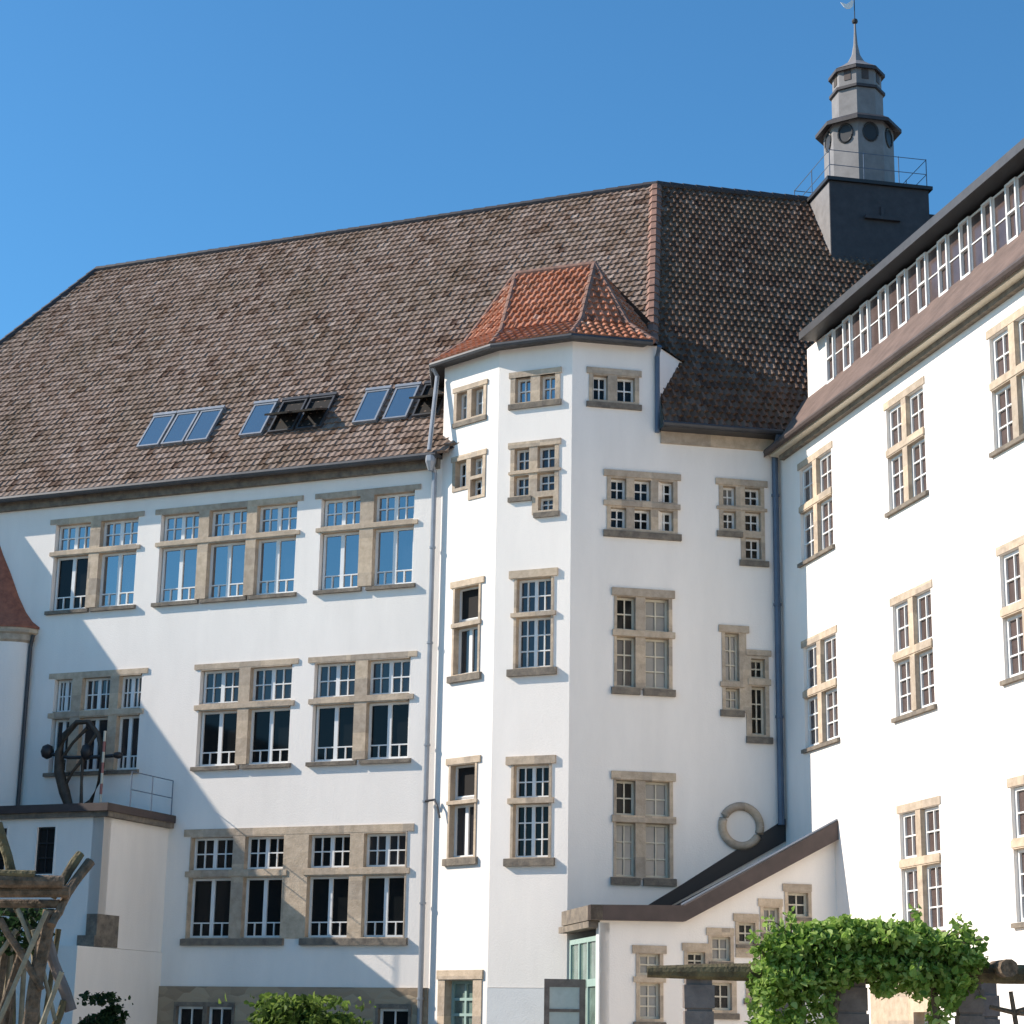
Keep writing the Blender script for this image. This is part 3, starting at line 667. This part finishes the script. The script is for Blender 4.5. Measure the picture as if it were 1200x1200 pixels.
while u < 23:
    f = MB()
    a, b = u, u+0.97
    n1 = (a+0.04, a+0.36); n2 = (a+0.42, b-0.03)
    f.grid(DF, [(a+0.0, a+0.42, 16.40, 17.62)], [(a+0.05, a+0.37, 16.46, 16.98), (a+0.05, a+0.37, 17.02, 17.57)], -0.05, 0.05)
    f.grid(DF, [(a+0.42, b-0.06, 16.42, 17.62)], [(a+0.44, b-0.085, 16.46, 16.995), (a+0.44, b-0.085, 17.02, 17.58)], -0.05, 0.0)
    wn = f.build('dormer_window', 'white', rw)
    p = MB(); p.box(DF, a+0.02, b-0.07, 16.44, 17.60, -0.055, -0.02); p.build('pane', 'warmglass', wn)
    u += 0.97
# main roof of the wing
mb = MB(); s0 = CW.off(DO)
mb.prism(FR(CW.pt(0.75, 0, 0), CW.n, CW.d, Vector((0, 0, 1))), [(DO+0.4, 17.68), (DO+0.4, 17.84), (DO-4.5, 18.8), (-11, 15.0), (-11, 14.9), (DO-4.5, 18.3), (DO-0.3, 17.7)], 0, 23.3)
mb.build('roof', 'black', rw)
mb = MB(); mb.box(CW, 0.75, 24, 17.68, 17.87, DO+0.405, DO+0.43); mb.build('fascia', 'gutter', rw)

# =================================================================== STAIR PORCH
po = thing('stair_porch', 'low white stair annex with a brown metal sloping roof edge and stepped small windows', 'porch', PO.pt(-2.5, 0))
hp = []
def pw(cells, **k):
    for c in cells: hp.append(grow(c[:4], 0.03))
    return window(PO, po, cells, depth=0.16, frame='cream', **k)
pw([(-4.25, -3.82, 2.98, 3.4, CR, 'curtain'), (-4.25, -3.82, 2.12, 2.82, CR3, 'curtain')], stones=[(-4.32, -3.75, 2.05, 3.44)], lintels=[(-4.4, -3.68, 3.41, 3.57, 0.04)], transoms=[(-4.38, -3.7, 2.84, 2.95, 0.05)], sills=[(-4.38, -3.7, 1.93, 2.08, 0.07)])
steps = [(-3.24, -2.86, 3.12, 3.46), (-2.72, -2.32, 3.3, 3.78), (-2.14, -1.78, 3.66, 4.08), (-1.6, -1.26, 3.9, 4.4), (-1.06, -0.62, 4.24, 4.72)]
for j, (a, b, lo, hi) in enumerate(steps):
    pw([(a, b, lo, hi, CR, 'curtain' if j % 2 else 'glass')], stones=[(a-0.07, b+0.07, lo-0.28, hi+0.05)], lintels=[(a-0.11, b+0.08, hi+0.03, hi+0.18, 0.035)], sills=[(a-0.06, b+0.06, lo-0.09, lo, 0.06)])
pw([(-2.72, -2.3, 2.32, 2.86, CR, 'glass')], stones=[(-2.82, -2.2, 2.24, 2.95)], sills=[(-2.85, -2.15, 2.14, 2.28, 0.06)])
pw([(-1.9, -1.5, 2.62, 2.98, CR, 'glass')], stones=[(-2.0, -1.4, 2.54, 3.05)], sills=[(-2.05, -1.35, 2.45, 2.58, 0.06)])
# front wall follows the stair slope
sl_ = (5.83-4.07)/3.27
tops = lambda u: 4.12 if u < -3.33 else 4.12 + (u+3.33)*sl_
mb = MB()
rects = [(-5.07, 0.05, 0.0, 4.12)]
mb.grid(PO, rects, [h for h in hp if h[3] < 4.12], -0.3, 0.0, back=False)
up_h = [h for h in hp if h[3] >= 4.12]
mb2 = MB(); mb2.grid(PO, rects, hp, -0.3, 0.0, back=False)
ue = sorted({-3.33, 0.05, *[h[0] for h in up_h], *[h[1] for h in up_h]})
for p, q in zip(ue[:-1], ue[1:]):
    hs = sorted([h for h in up_h if h[0] < (p+q)/2 < h[1]], key=lambda h: h[2]); lo = 4.12
    for h in hs:
        if h[2] > lo + 0.005: mb2.prism(PO, [(p, lo), (q, lo), (q, h[2]), (p, h[2])], -0.3, 0.0)
        lo = max(lo, h[3])
    if tops(q) > lo: mb2.prism(PO, [(p, lo), (q, lo), (q, tops(q)), (p, max(lo, tops(p)))], -0.3, 0.0)
mb = mb2
mb.build('front_wall', 'plaster', po)
# left side: glazed entrance with a corner post
PL = FR(PO.pt(-5.07, 0, 0), -PO.n, Vector((-PO.d.x, -PO.d.y, 0)))
mb = MB(); mb.box(PL, 0.0, 0.22, 0.0, 4.0, -0.2, 0.03); mb.build('corner_post', 'white', po)
gl = MB(); gl.grid(PL, [(0.22, 2.6, 0.1, 3.75)], [(0.3, 0.95, 0.2, 2.75), (1.03, 1.7, 0.2, 2.75), (1.78, 2.5, 0.2, 2.75), (0.3, 0.95, 2.9, 3.65), (1.03, 1.7, 2.9, 3.65), (1.78, 2.5, 2.9, 3.65)], -0.06, 0.02)
gw = gl.build('glazed_screen', 'teal', po)
p = MB(); p.box(PL, 0.23, 2.58, 0.12, 3.7, -0.05, -0.02); p.build('pane', 'greenglass', gw)
# door leaf standing open
DL = FR(PL.pt(1.1, 0, 0.03), (PL.n + PL.d*0.25).normalized(), None)
d = MB(); d.grid(DL, [(0.0, 0.85, 0.1, 2.9)], [(0.12, 0.74, 0.3+0.5*k, 0.3+0.5*k+0.44) for k in range(5)], -0.03, 0.03)
dl = d.build('door', 'greypost', po)
p = MB(); p.box(DL, 0.1, 0.76, 0.28, 2.76, -0.008, 0.008); p.build('pane', 'paleglass', dl)
# fascia, roof, soffit
mb = MB()
ft = 0.32
mb.prism(PO, [(-5.32, 4.04), (-3.33, 4.06), (0.04, 5.85), (0.04, 6.24), (-3.33, 4.38), (-5.32, 4.34)], -0.04, 0.22)
mb.build('fascia', 'copper', po)
mb = MB()
mb.box(FR(PO.pt(-5.32, 0, 0), -PO.n, Vector((-PO.d.x, -PO.d.y, 0))), -0.22, 2.4, 4.04, 4.34, -0.25, 0.0)
mb.box(FR(PO.pt(-5.32, 0, 0), -PO.n, Vector((-PO.d.x, -PO.d.y, 0))), 0.05, 2.76, 3.9, 4.03, -0.35, -0.02)
mb.build('side_fascia', 'dstone', po)
mb = MB()
mb.prism(PO, [(-5.2, 4.2), (-3.33, 4.24), (0.3, 6.16), (0.3, 6.0), (-3.33, 4.06), (-5.2, 4.05)], -2.7, -0.045)
mb.build('roof', 'black', po)
mb = MB(); mb.prism(B, [(1.7, 4.22), (4.98, 6.05), (4.98, 6.55), (2.45, 4.95), (1.7, 4.5)], 0.01, 0.05); mb.build('flashing', 'black', po)
mb = MB(); mb.tube([PO.pt(-3.4, 4.39, 0.16), PO.pt(0.03, 6.26, 0.16)], 0.03, 6); mb.build('edge_trim', 'zinc', po)

# =================================================================== LEFT SIDE WING + ROUND BAY
sw = thing('side_wing', 'round white wall bay under a dark red bell roof at the left edge', 'building', A.pt(16, 0, 2))
mb = MB()
S = FR(A.pt(14.6, 0, 0), A.n, -A.d)       # u runs outwards from the long facade
prof = [(-0.2, 0), (4.3, 0), (4.3, 10.07), (0.3, 16.5), (-0.2, 17.3)]
mb.prism(S, prof, -7.0, 0.0); mb.build('wall', 'plaster', sw)
mb = MB(); mb.box(S, 4.31, 5.05, 0.0, 11.4, -7.0, 0.0); mb.box(S, 5.06, 34, 0.0, 11.4, -7.0, 0.0); mb.build('shading_wall', 'dstone', sw)  # unseen wall added to shade the annex and block sky, dark to cut bounce
mb = MB(); mb.prism(S, [(4.28, 10.15), (0.3, 16.56), (0.3, 16.76), (4.28, 10.33)], -7.0, -0.02); mb.build('roof', 'brownroof', sw)
# bay: half-round, 1.45 x 0.7
bc = A.pt(12.95, 0, 0)
def bay(prof, n=28):
    vs = []; fs = []
    for r, z in prof:
        for k in range(n+1):
            a = math.pi*k/n; vs.append(bc + A.d*(-1.45*r*math.cos(a)) + A.n*(0.72*r*math.sin(a)) + Vector((0, 0, z)))
    for i in range(len(prof)-1):
        for k in range(n): fs.append((i*(n+1)+k, i*(n+1)+k+1, (i+1)*(n+1)+k+1, (i+1)*(n+1)+k))
    return vs, fs
mb = MB(); mb.mesh(*bay([(1.0, 6.85), (1.0, 11.45)])); mb.build('bay_wall', 'plaster', sw, smooth=True)
mb = MB(); mb.mesh(*bay([(1.0, 11.3), (1.06, 11.36), (1.06, 11.5), (1.12, 11.55), (1.12, 11.66)])); mb.build('bay_cornice', 'stone', sw)
mb = MB(); mb.mesh(*bay([(1.14, 11.66), (1.14, 11.72), (0.98, 11.88), (0.82, 12.15), (0.64, 12.58), (0.43, 13.2), (0.22, 13.75), (0.04, 14.3)])); mb.build('bay_roof', 'redclay', sw, smooth=True)
mb = MB(); mb.tube([A.pt(11.36, 11.5, 0.15), A.pt(11.46, 11.2, 0.1), A.pt(11.46, 7.0, 0.1)], 0.05, 8); mb.build('drainpipe', 'gutter', sw)

# =================================================================== FLAT-ROOFED ANNEX
an = thing('flat_roof_annex', 'low flat roofed white annex in shade with narrow dark windows', 'annex', A.pt(10, 0, 1.5))
AF = A.off(2.75)
ha = [(8.36, 8.9, 5.18, 6.3), (9.72, 10.3, 5.18, 6.3)]
for h in ha:
    window(AF, an, [(h[0]+0.02, h[1]-0.02, h[2]+0.02, h[3]-0.02, dict(outer=0.04, nc=2, rows=(0.33, 0.67, 1.0)), 'void')], [(h[0]-0.02, h[1]+0.02, h[2]-0.02, h[3]+0.02)], stone='plaster', stone_o=0.01, frame='black', depth=0.1)
mb = MB(); mb.grid(AF, [(7.06, 14.5, 3.55, 6.6)], ha, -0.3, 0.0, back=False)
SR = FR(A.pt(7.06, 0, 2.75), -A.n, -A.d)         # right side, running back to the long facade
mb.grid(SR, [(0.0, 2.75, 3.55, 6.6)], [], -0.3, 0.0, back=False)
mb.build('wall', 'plaster', an)
mb = MB(); mb.box(A, 7.03, 14.5, 0.0, 3.54, -0.3, 3.5); mb.build('lower_wall', 'plaster', an)
mb = MB(); mb.box(A, 7.03, 7.32, 3.56, 4.28, 1.92, 2.8); mb.box(A, 7.035, 7.5, 3.55, 3.8, 2.5, 2.86); mb.build('stone_block', 'dstone', an)
mb = MB(); mb.box(A, 6.86, 14.5, 6.6, 6.78, 0.02, 2.95); mb.build('roof_slab', 'copper', an)
mb = MB(); mb.box(A, 6.9, 14.5, 6.48, 6.6, 0.02, 2.86); mb.build('cornice', 'dstone', an)

rl = thing('terrace_railing', 'thin dark railing along the annex roof terrace', 'railing', A.pt(6.95, 6.78, 2.7))
for z in (7.2, 7.62):
    mb = MB(); mb.tube([A.pt(6.95, z, 0.1), A.pt(6.95, z, 1.9)], 0.012, 6); mb.build('rail', 'bluepipe', rl)
for o in (0.1, 1.0, 1.9):
    mb = MB(); mb.tube([A.pt(6.95, 6.78, o), A.pt(6.95, 7.62, o)], 0.014, 6); mb.build('post', 'bluepipe', rl)

sc = thing('metal_sculpture', 'dark ring shaped metal sculpture standing on the annex terrace', 'sculpture', A.pt(9.4, 6.78, 0.45))
ring = [(9.22, 6.85), (9.42, 7.3), (9.62, 7.8), (9.66, 8.3), (9.52, 8.72), (9.2, 9.02), (8.85, 9.02), (8.55, 8.7), (8.38, 8.15), (8.42, 7.55), (8.62, 7.05), (8.95, 6.84), (9.22, 6.85)]
mb = MB(); mb.tube([A.pt(u+0.42, v+0.1, 0.45) for u, v in ring], [0.1, 0.14, 0.13, 0.11, 0.09, 0.07, 0.06, 0.06, 0.055, 0.05, 0.06, 0.08, 0.1], 10, cap=False); mb.build('ring', 'bronze', sc, smooth=True)
for (p, q) in (((9.6, 8.1), (8.9, 8.85)), ((9.45, 7.4), (8.95, 8.1)), ((8.95, 8.1), (8.6, 8.7)), ((8.95, 8.1), (8.9, 6.9))):
    mb = MB(); mb.tube([A.pt(p[0]+0.42, p[1]+0.1, 0.45), A.pt((p[0]+q[0])/2+0.42, (p[1]+q[1])/2+0.14, 0.48), A.pt(q[0]+0.42, q[1]+0.1, 0.45)], [0.05, 0.035, 0.05], 7); mb.build('spoke', 'bronze', sc)
mb = MB(); mb.tube([A.pt(10.47, 8.39, 0.45), A.pt(9.8, 8.25, 0.45), A.pt(9.2, 8.23, 0.45), A.pt(8.32, 8.25, 0.45)], 0.045, 8); mb.build('crossbar', 'black', sc)
for (u, v, r, f) in ((10.02, 8.32, 0.17, 1.1), (8.85, 8.27, 0.16, 1.3), (7.93, 8.15, 0.14, 0.6)):
    mb = MB(); mb.lathe(A.pt(u+0.42, v+0.1, 0.45), [(0.02, -r*f), (r*0.75, -r*f*0.7), (r, 0), (r*0.75, r*f*0.7), (0.02, r*f)], 12); mb.build('ball', 'black', sc, smooth=True)
pl = thing('striped_pole', 'slim red and white pole beside the ring sculpture', 'pole', A.pt(8.7, 6.78, 0.5))
for k in range(8):
    mb = MB(); mb.tube([A.pt(8.74, 6.78+0.26*k, 0.5), A.pt(8.74, 7.04+0.26*k, 0.5)], 0.035, 8); mb.build('band', 'red' if k % 2 == 0 else 'cream', pl)

# =================================================================== LOG PERGOLA (left foreground)
ar = thing('log_arbour', 'rustic arbour of crossed poles and stacked logs at the left edge', 'arbour', (-2.6, 10.5, 0))
Y = 10.5
def log(name, a, b, r, mt, n=9):
    a, b = Vector(a), Vector(b); k = 5; pts = []; rs = []
    for i in range(k+1):
        t = i/k; pts.append(a+(b-a)*t + Vector((random.uniform(-1, 1), random.uniform(-1, 1), random.uniform(-1, 1)))*r*0.16*(0 < i < k)); rs.append(r*random.uniform(0.9, 1.08))
    mb = MB(); mb.tube(pts, rs, n); return mb.build(name, mt, ar, smooth=False)
log('beam', (-3.9, Y-0.1, 2.45), (-2.275, Y-0.1, 2.44), 0.034, 'bark')
log('beam', (-3.9, Y-0.05, 2.385), (-2.25, Y-0.05, 2.395), 0.03, 'bark')
log('beam', (-3.9, Y+0.05, 2.325), (-2.31, Y+0.02, 2.335), 0.024, 'bark')
log('beam', (-3.9, Y-0.12, 2.50), (-2.42, Y-0.12, 2.475), 0.018, 'moss')
log('beam', (-3.9, Y+0.28, 2.43), (-2.33, Y+0.28, 2.42), 0.04, 'bark')
log('beam', (-3.9, Y+0.3, 2.33), (-2.40, Y+0.3, 2.30), 0.028, 'moss')
for k in range(9):
    x = -2.70+0.03*k; log('brace', (x, Y+0.32+0.02*k, random.uniform(1.2, 1.6)), (min(x+random.uniform(-0.12, 0.16), -2.40), Y+0.34+0.02*k, random.uniform(2.15, 2.32)), random.uniform(0.012, 0.024), ('bark', 'moss', 'paleWood')[k % 3])
log('rafter', (-2.345, Y-0.02, 2.37), (-2.24, Y+0.1, 2.60), 0.026, 'moss')
log('rafter', (-2.285, Y-0.02, 2.37), (-2.185, Y+0.1, 2.56), 0.028, 'bark')
log('rafter', (-2.66, Y-0.02, 2.74), (-2.56, Y+0.02, 2.46), 0.026, 'moss')
log('post', (-2.46, Y, 0.0), (-2.43, Y, 1.69), 0.046, 'bark'); log('post', (-2.43, Y, 1.64), (-2.355, Y, 2.30), 0.04, 'bark')
for a_, b_, r_, mt_ in (((-2.56, -0.12, 1.7), (-2.345, -0.12, 2.29), 0.013, 'paleWood'), ((-2.40, 0.1, 2.2), (-2.235, 0.12, 1.80), 0.03, 'greypost'), ((-2.43, -0.02, 2.2), (-2.30, 0.06, 1.75), 0.012, 'paleWood'),
                        ((-2.40, -0.05, 1.55), (-2.25, -0.1, 1.99), 0.014, 'paleWood'), ((-2.66, 0, 1.98), (-2.52, 0, 2.2), 0.014, 'paleWood'), ((-2.33, -0.06, 2.22), (-2.28, 0.06, 2.40), 0.022, 'bark'),
                        ((-2.56, 0.1, 2.32), (-2.40, 0.12, 2.10), 0.016, 'moss'), ((-2.5, -0.1, 2.3), (-2.41, -0.1, 2.12), 0.012, 'paleWood'), ((-2.6, -0.05, 2.25), (-2.36, -0.02, 1.9), 0.018, 'bark'), ((-2.36, 0.05, 1.5), (-2.27, 0.1, 1.85), 0.02, 'moss'), ((-2.63, 0.08, 1.6), (-2.5, 0.06, 2.1), 0.02, 'bark')):
    log('brace', (a_[0], Y+a_[1], a_[2]), (b_[0], Y+b_[1], b_[2]), r_, mt_)
log('post', (-3.7, Y, 0), (-3.7, Y, 2.4), 0.06, 'bark')
cp = thing('climbing_plant', 'dark climbing plant tangled under the stacked logs', 'climber', (-2.6, Y+0.2, 0))
iv = MB(); iv.tube([(-2.62, Y+0.2, 0), (-2.6, Y+0.2, 1.2), (-2.58, Y+0.2, 1.9), (-2.45, Y+0.2, 2.25)], [0.03, 0.022, 0.016, 0.008], 6); iv.build('stem', 'bark', cp)
iv = MB(); leaves(iv, [Vector((random.uniform(-2.75, -2.4), Y+0.2+random.gauss(0, 0.06), random.uniform(2.08, 2.31))) for k in range(420)], 0.024); iv.build('foliage', 'darkleaf', cp, tint=True)

# =================================================================== RIGHT PERGOLA, VINE
pg = thing('stone_pergola', 'grey stone pillar pergola carrying a mossy log beam', 'pergola', (3.2, 20, 0))
Yp = 20.0
def plog(a, b, r, mt='moss'):
    a, b = Vector(a), Vector(b); k = 14; pts = []; rs = []
    for i in range(k+1):
        pts.append(a+(b-a)*(i/k) + Vector((0, random.uniform(-1, 1), random.uniform(-1, 1)))*r*0.22); rs.append(r*random.uniform(0.85, 1.12)*(0.62+0.38*min(1, i/3)))
    mb = MB(); mb.tube(pts, rs, 10); return mb.build('log_beam', mt, pg)
plog((1.40, Yp, 2.37), (7.5, Yp, 2.40), 0.092)
plog((2.0, Yp+2.2, 2.46), (7.5, Yp+2.2, 2.5), 0.08, 'bark')
log_ = MB(); log_.tube([(4.78, Yp-0.7, 2.42), (4.95, Yp+0.6, 2.45)], 0.085, 10); log_.build('log_beam', 'bark', pg)
for (x, wd, y, h) in ((1.91, 0.25, Yp, 2.3), (3.36, 0.36, Yp, 2.3), (4.56, 0.22, Yp, 2.32), (3.1, 0.3, Yp+2.2, 2.38), (5.2, 0.3, Yp+2.2, 2.4)):
    mb = MB(); fr = FR((x-wd/2, y), (1, 0))
    b0 = len(mb.v); mb.box(fr, 0, wd, 0, h, -wd*0.8, 0.0)
    z = 0.0
    while z < h-0.25:
        mb.box(fr, -0.012-random.uniform(0, .01), wd+0.012+random.uniform(0, .01), z+0.015, z+0.235, -wd*0.8-0.012, 0.012+random.uniform(0, .012)); z += 0.25
    mb.build('pillar', 'greypost', pg)
for a_, b_ in (((4.93, 2.22), (4.97, 1.6)), ((4.72, 2.07), (5.15, 2.0)), ((4.97, 2.03), (5.3, 2.16))):
    mb = MB(); mb.tube([(a_[0], Yp-0.1, a_[1]), ((a_[0]+b_[0])/2+0.02, Yp-0.1, (a_[1]+b_[1])/2-0.015), (b_[0], Yp-0.1, b_[1])], [0.022, 0.026, 0.018], 7); mb.build('branch', 'bark', pg)
vine = thing('grape_vine', 'bright green vine spilling over the pergola beam', 'vine', (3.6, Yp, 0))
mb = MB()
for (x0, x1) in ((3.0, 3.3), (4.3, 4.15)):
    mb.tube([(x0, Yp-0.15, 0), (x0+0.06, Yp-0.18, 0.9), ((x0+x1)/2, Yp-0.15, 1.7), (x1, Yp-0.05, 2.45)], [0.05, 0.045, 0.04, 0.03], 7)
for k in range(16):
    x = random.uniform(2.5, 4.5); mb.tube([(x, Yp, 2.42), (x+random.uniform(-.3, .3), Yp+random.uniform(-.3, .2), 2.42+random.uniform(0.1, 0.25)), (x+random.uniform(-.3, .3), Yp+random.uniform(-.3, .2), 2.42+random.uniform(-0.1, 0.3))], [0.018, 0.012, 0.006], 5)
mb.build('stem', 'bark', vine)
pts = []
clumps = [(2.60, 2.30, 0.20, 0.20), (2.75, 2.56, 0.2, 0.16), (3.0, 2.66, 0.24, 0.17), (3.3, 2.72, 0.24, 0.18), (3.62, 2.70, 0.26, 0.17), (3.95, 2.68, 0.26, 0.17), (4.25, 2.62, 0.24, 0.15), (4.5, 2.5, 0.2, 0.12),
          (2.85, 2.3, 0.26, 0.2), (3.2, 2.42, 0.28, 0.2), (3.6, 2.44, 0.26, 0.16), (4.0, 2.38, 0.28, 0.16), (4.35, 2.3, 0.22, 0.16), (2.52, 2.08, 0.13, 0.2), (2.8, 2.04, 0.16, 0.16), (3.12, 2.16, 0.15, 0.16), (4.28, 2.10, 0.11, 0.16), (3.72, 2.24, 0.1, 0.1), (4.05, 2.2, 0.1, 0.1), (2.55, 1.86, 0.16, 0.16), (2.85, 1.84, 0.2, 0.15), (3.1, 1.95, 0.12, 0.14), (4.22, 1.95, 0.08, 0.12)]
for (x, z, rx_, rz_) in clumps:
    for k in range(int((1350 if z > 2.2 else 520)*rx_*rz_/0.05)):
        q = Vector((random.gauss(0, 1), random.gauss(0, 1), random.gauss(0, 1))).normalized()*random.uniform(0.2, 1.3)**0.6
        if math.sin(x*23+q.x*9)+math.sin(z*31+q.z*8)+math.sin(q.y*7+x*5) < -0.75: continue
        pts.append(Vector((x+q.x*rx_, Yp-0.05+q.y*0.34, z+q.z*rz_)))
sp = MB()
for k in range(80):   # shoots reaching out of the mass, leaves strung along them
    x = random.uniform(2.5, 4.6); p = Vector((x, Yp+random.uniform(-.25, .15), random.uniform(2.45, 2.75)))
    d = Vector((random.gauss(0, 0.7), random.gauss(-0.2, 0.3), random.gauss(0.4, 0.6))).normalized()*random.uniform(0.22, 0.46)
    if x > 4.3: d.x = abs(d.x)
    prev = p; tw = [p]
    for j in range(1, 6):
        t = j/5; q = p + d*t + Vector((0, 0, -0.16*t*t)); tw.append(q)
        for _ in range(4): pts.append(q + Vector((random.gauss(0, .03), random.gauss(0, .03), random.gauss(0, .03))))
    sp.tube(tw, [0.008, 0.007, 0.006, 0.005, 0.004, 0.003], 4)
sp.build('shoot', 'moss', vine)
mb = MB(); leaves(mb, pts, 0.043, (-0.5, -0.2, 0.6)); mb.build('foliage', 'leaf', vine, tint=True)

# =================================================================== SHRUBS
def shrub(name, label, x, y, rad, top, mt, n, ls):
    t = thing(name, label, 'shrub', (x, y, 0))
    mb = MB(); pts = []
    for k in range(7):
        a = random.uniform(0, 6.28); mb.tube([(x, y, 0), (x+math.cos(a)*rad*0.4, y+math.sin(a)*rad*0.4, top*0.5), (x+math.cos(a)*rad*0.7, y+math.sin(a)*rad*0.5, top*0.85)], [0.03, 0.02, 0.008], 5)
    mb.build('stem', 'bark', t)
    cl = [(x+random.gauss(0, rad*0.45), y+random.gauss(0, rad*0.35), top*random.uniform(0.35, 0.86)) for k in range(26)]
    for c in cl:
        rr = rad*random.uniform(0.28, 0.45)
        for k in range(n//26):
            q = Vector((random.gauss(0, 1), random.gauss(0, 1), random.gauss(0, 1))).normalized()*random.uniform(0.3, 1)**0.5*rr
            p = Vector(c)+q
            if p.z < top*1.02: pts.append(p)
    for k in range(n//40): pts.append(Vector((x+random.gauss(0, rad*0.4), y+random.gauss(0, rad*0.3), top+random.uniform(-0.12, 0.1))))
    mb = MB(); leaves(mb, pts, ls, (0, -0.2, 0.7)); mb.build('foliage', mt, t, tint=True)
shrub('shrub', 'bright leafy shrub in front of the stone plinth', -3.75, 38.5, 1.2, 2.3, 'bushleaf', 9000, 0.085)
shrub('shrub', 'dark evergreen bush at the foot of the annex', -7.55, 38.5, 0.55, 2.3, 'darkleaf', 6500, 0.06)
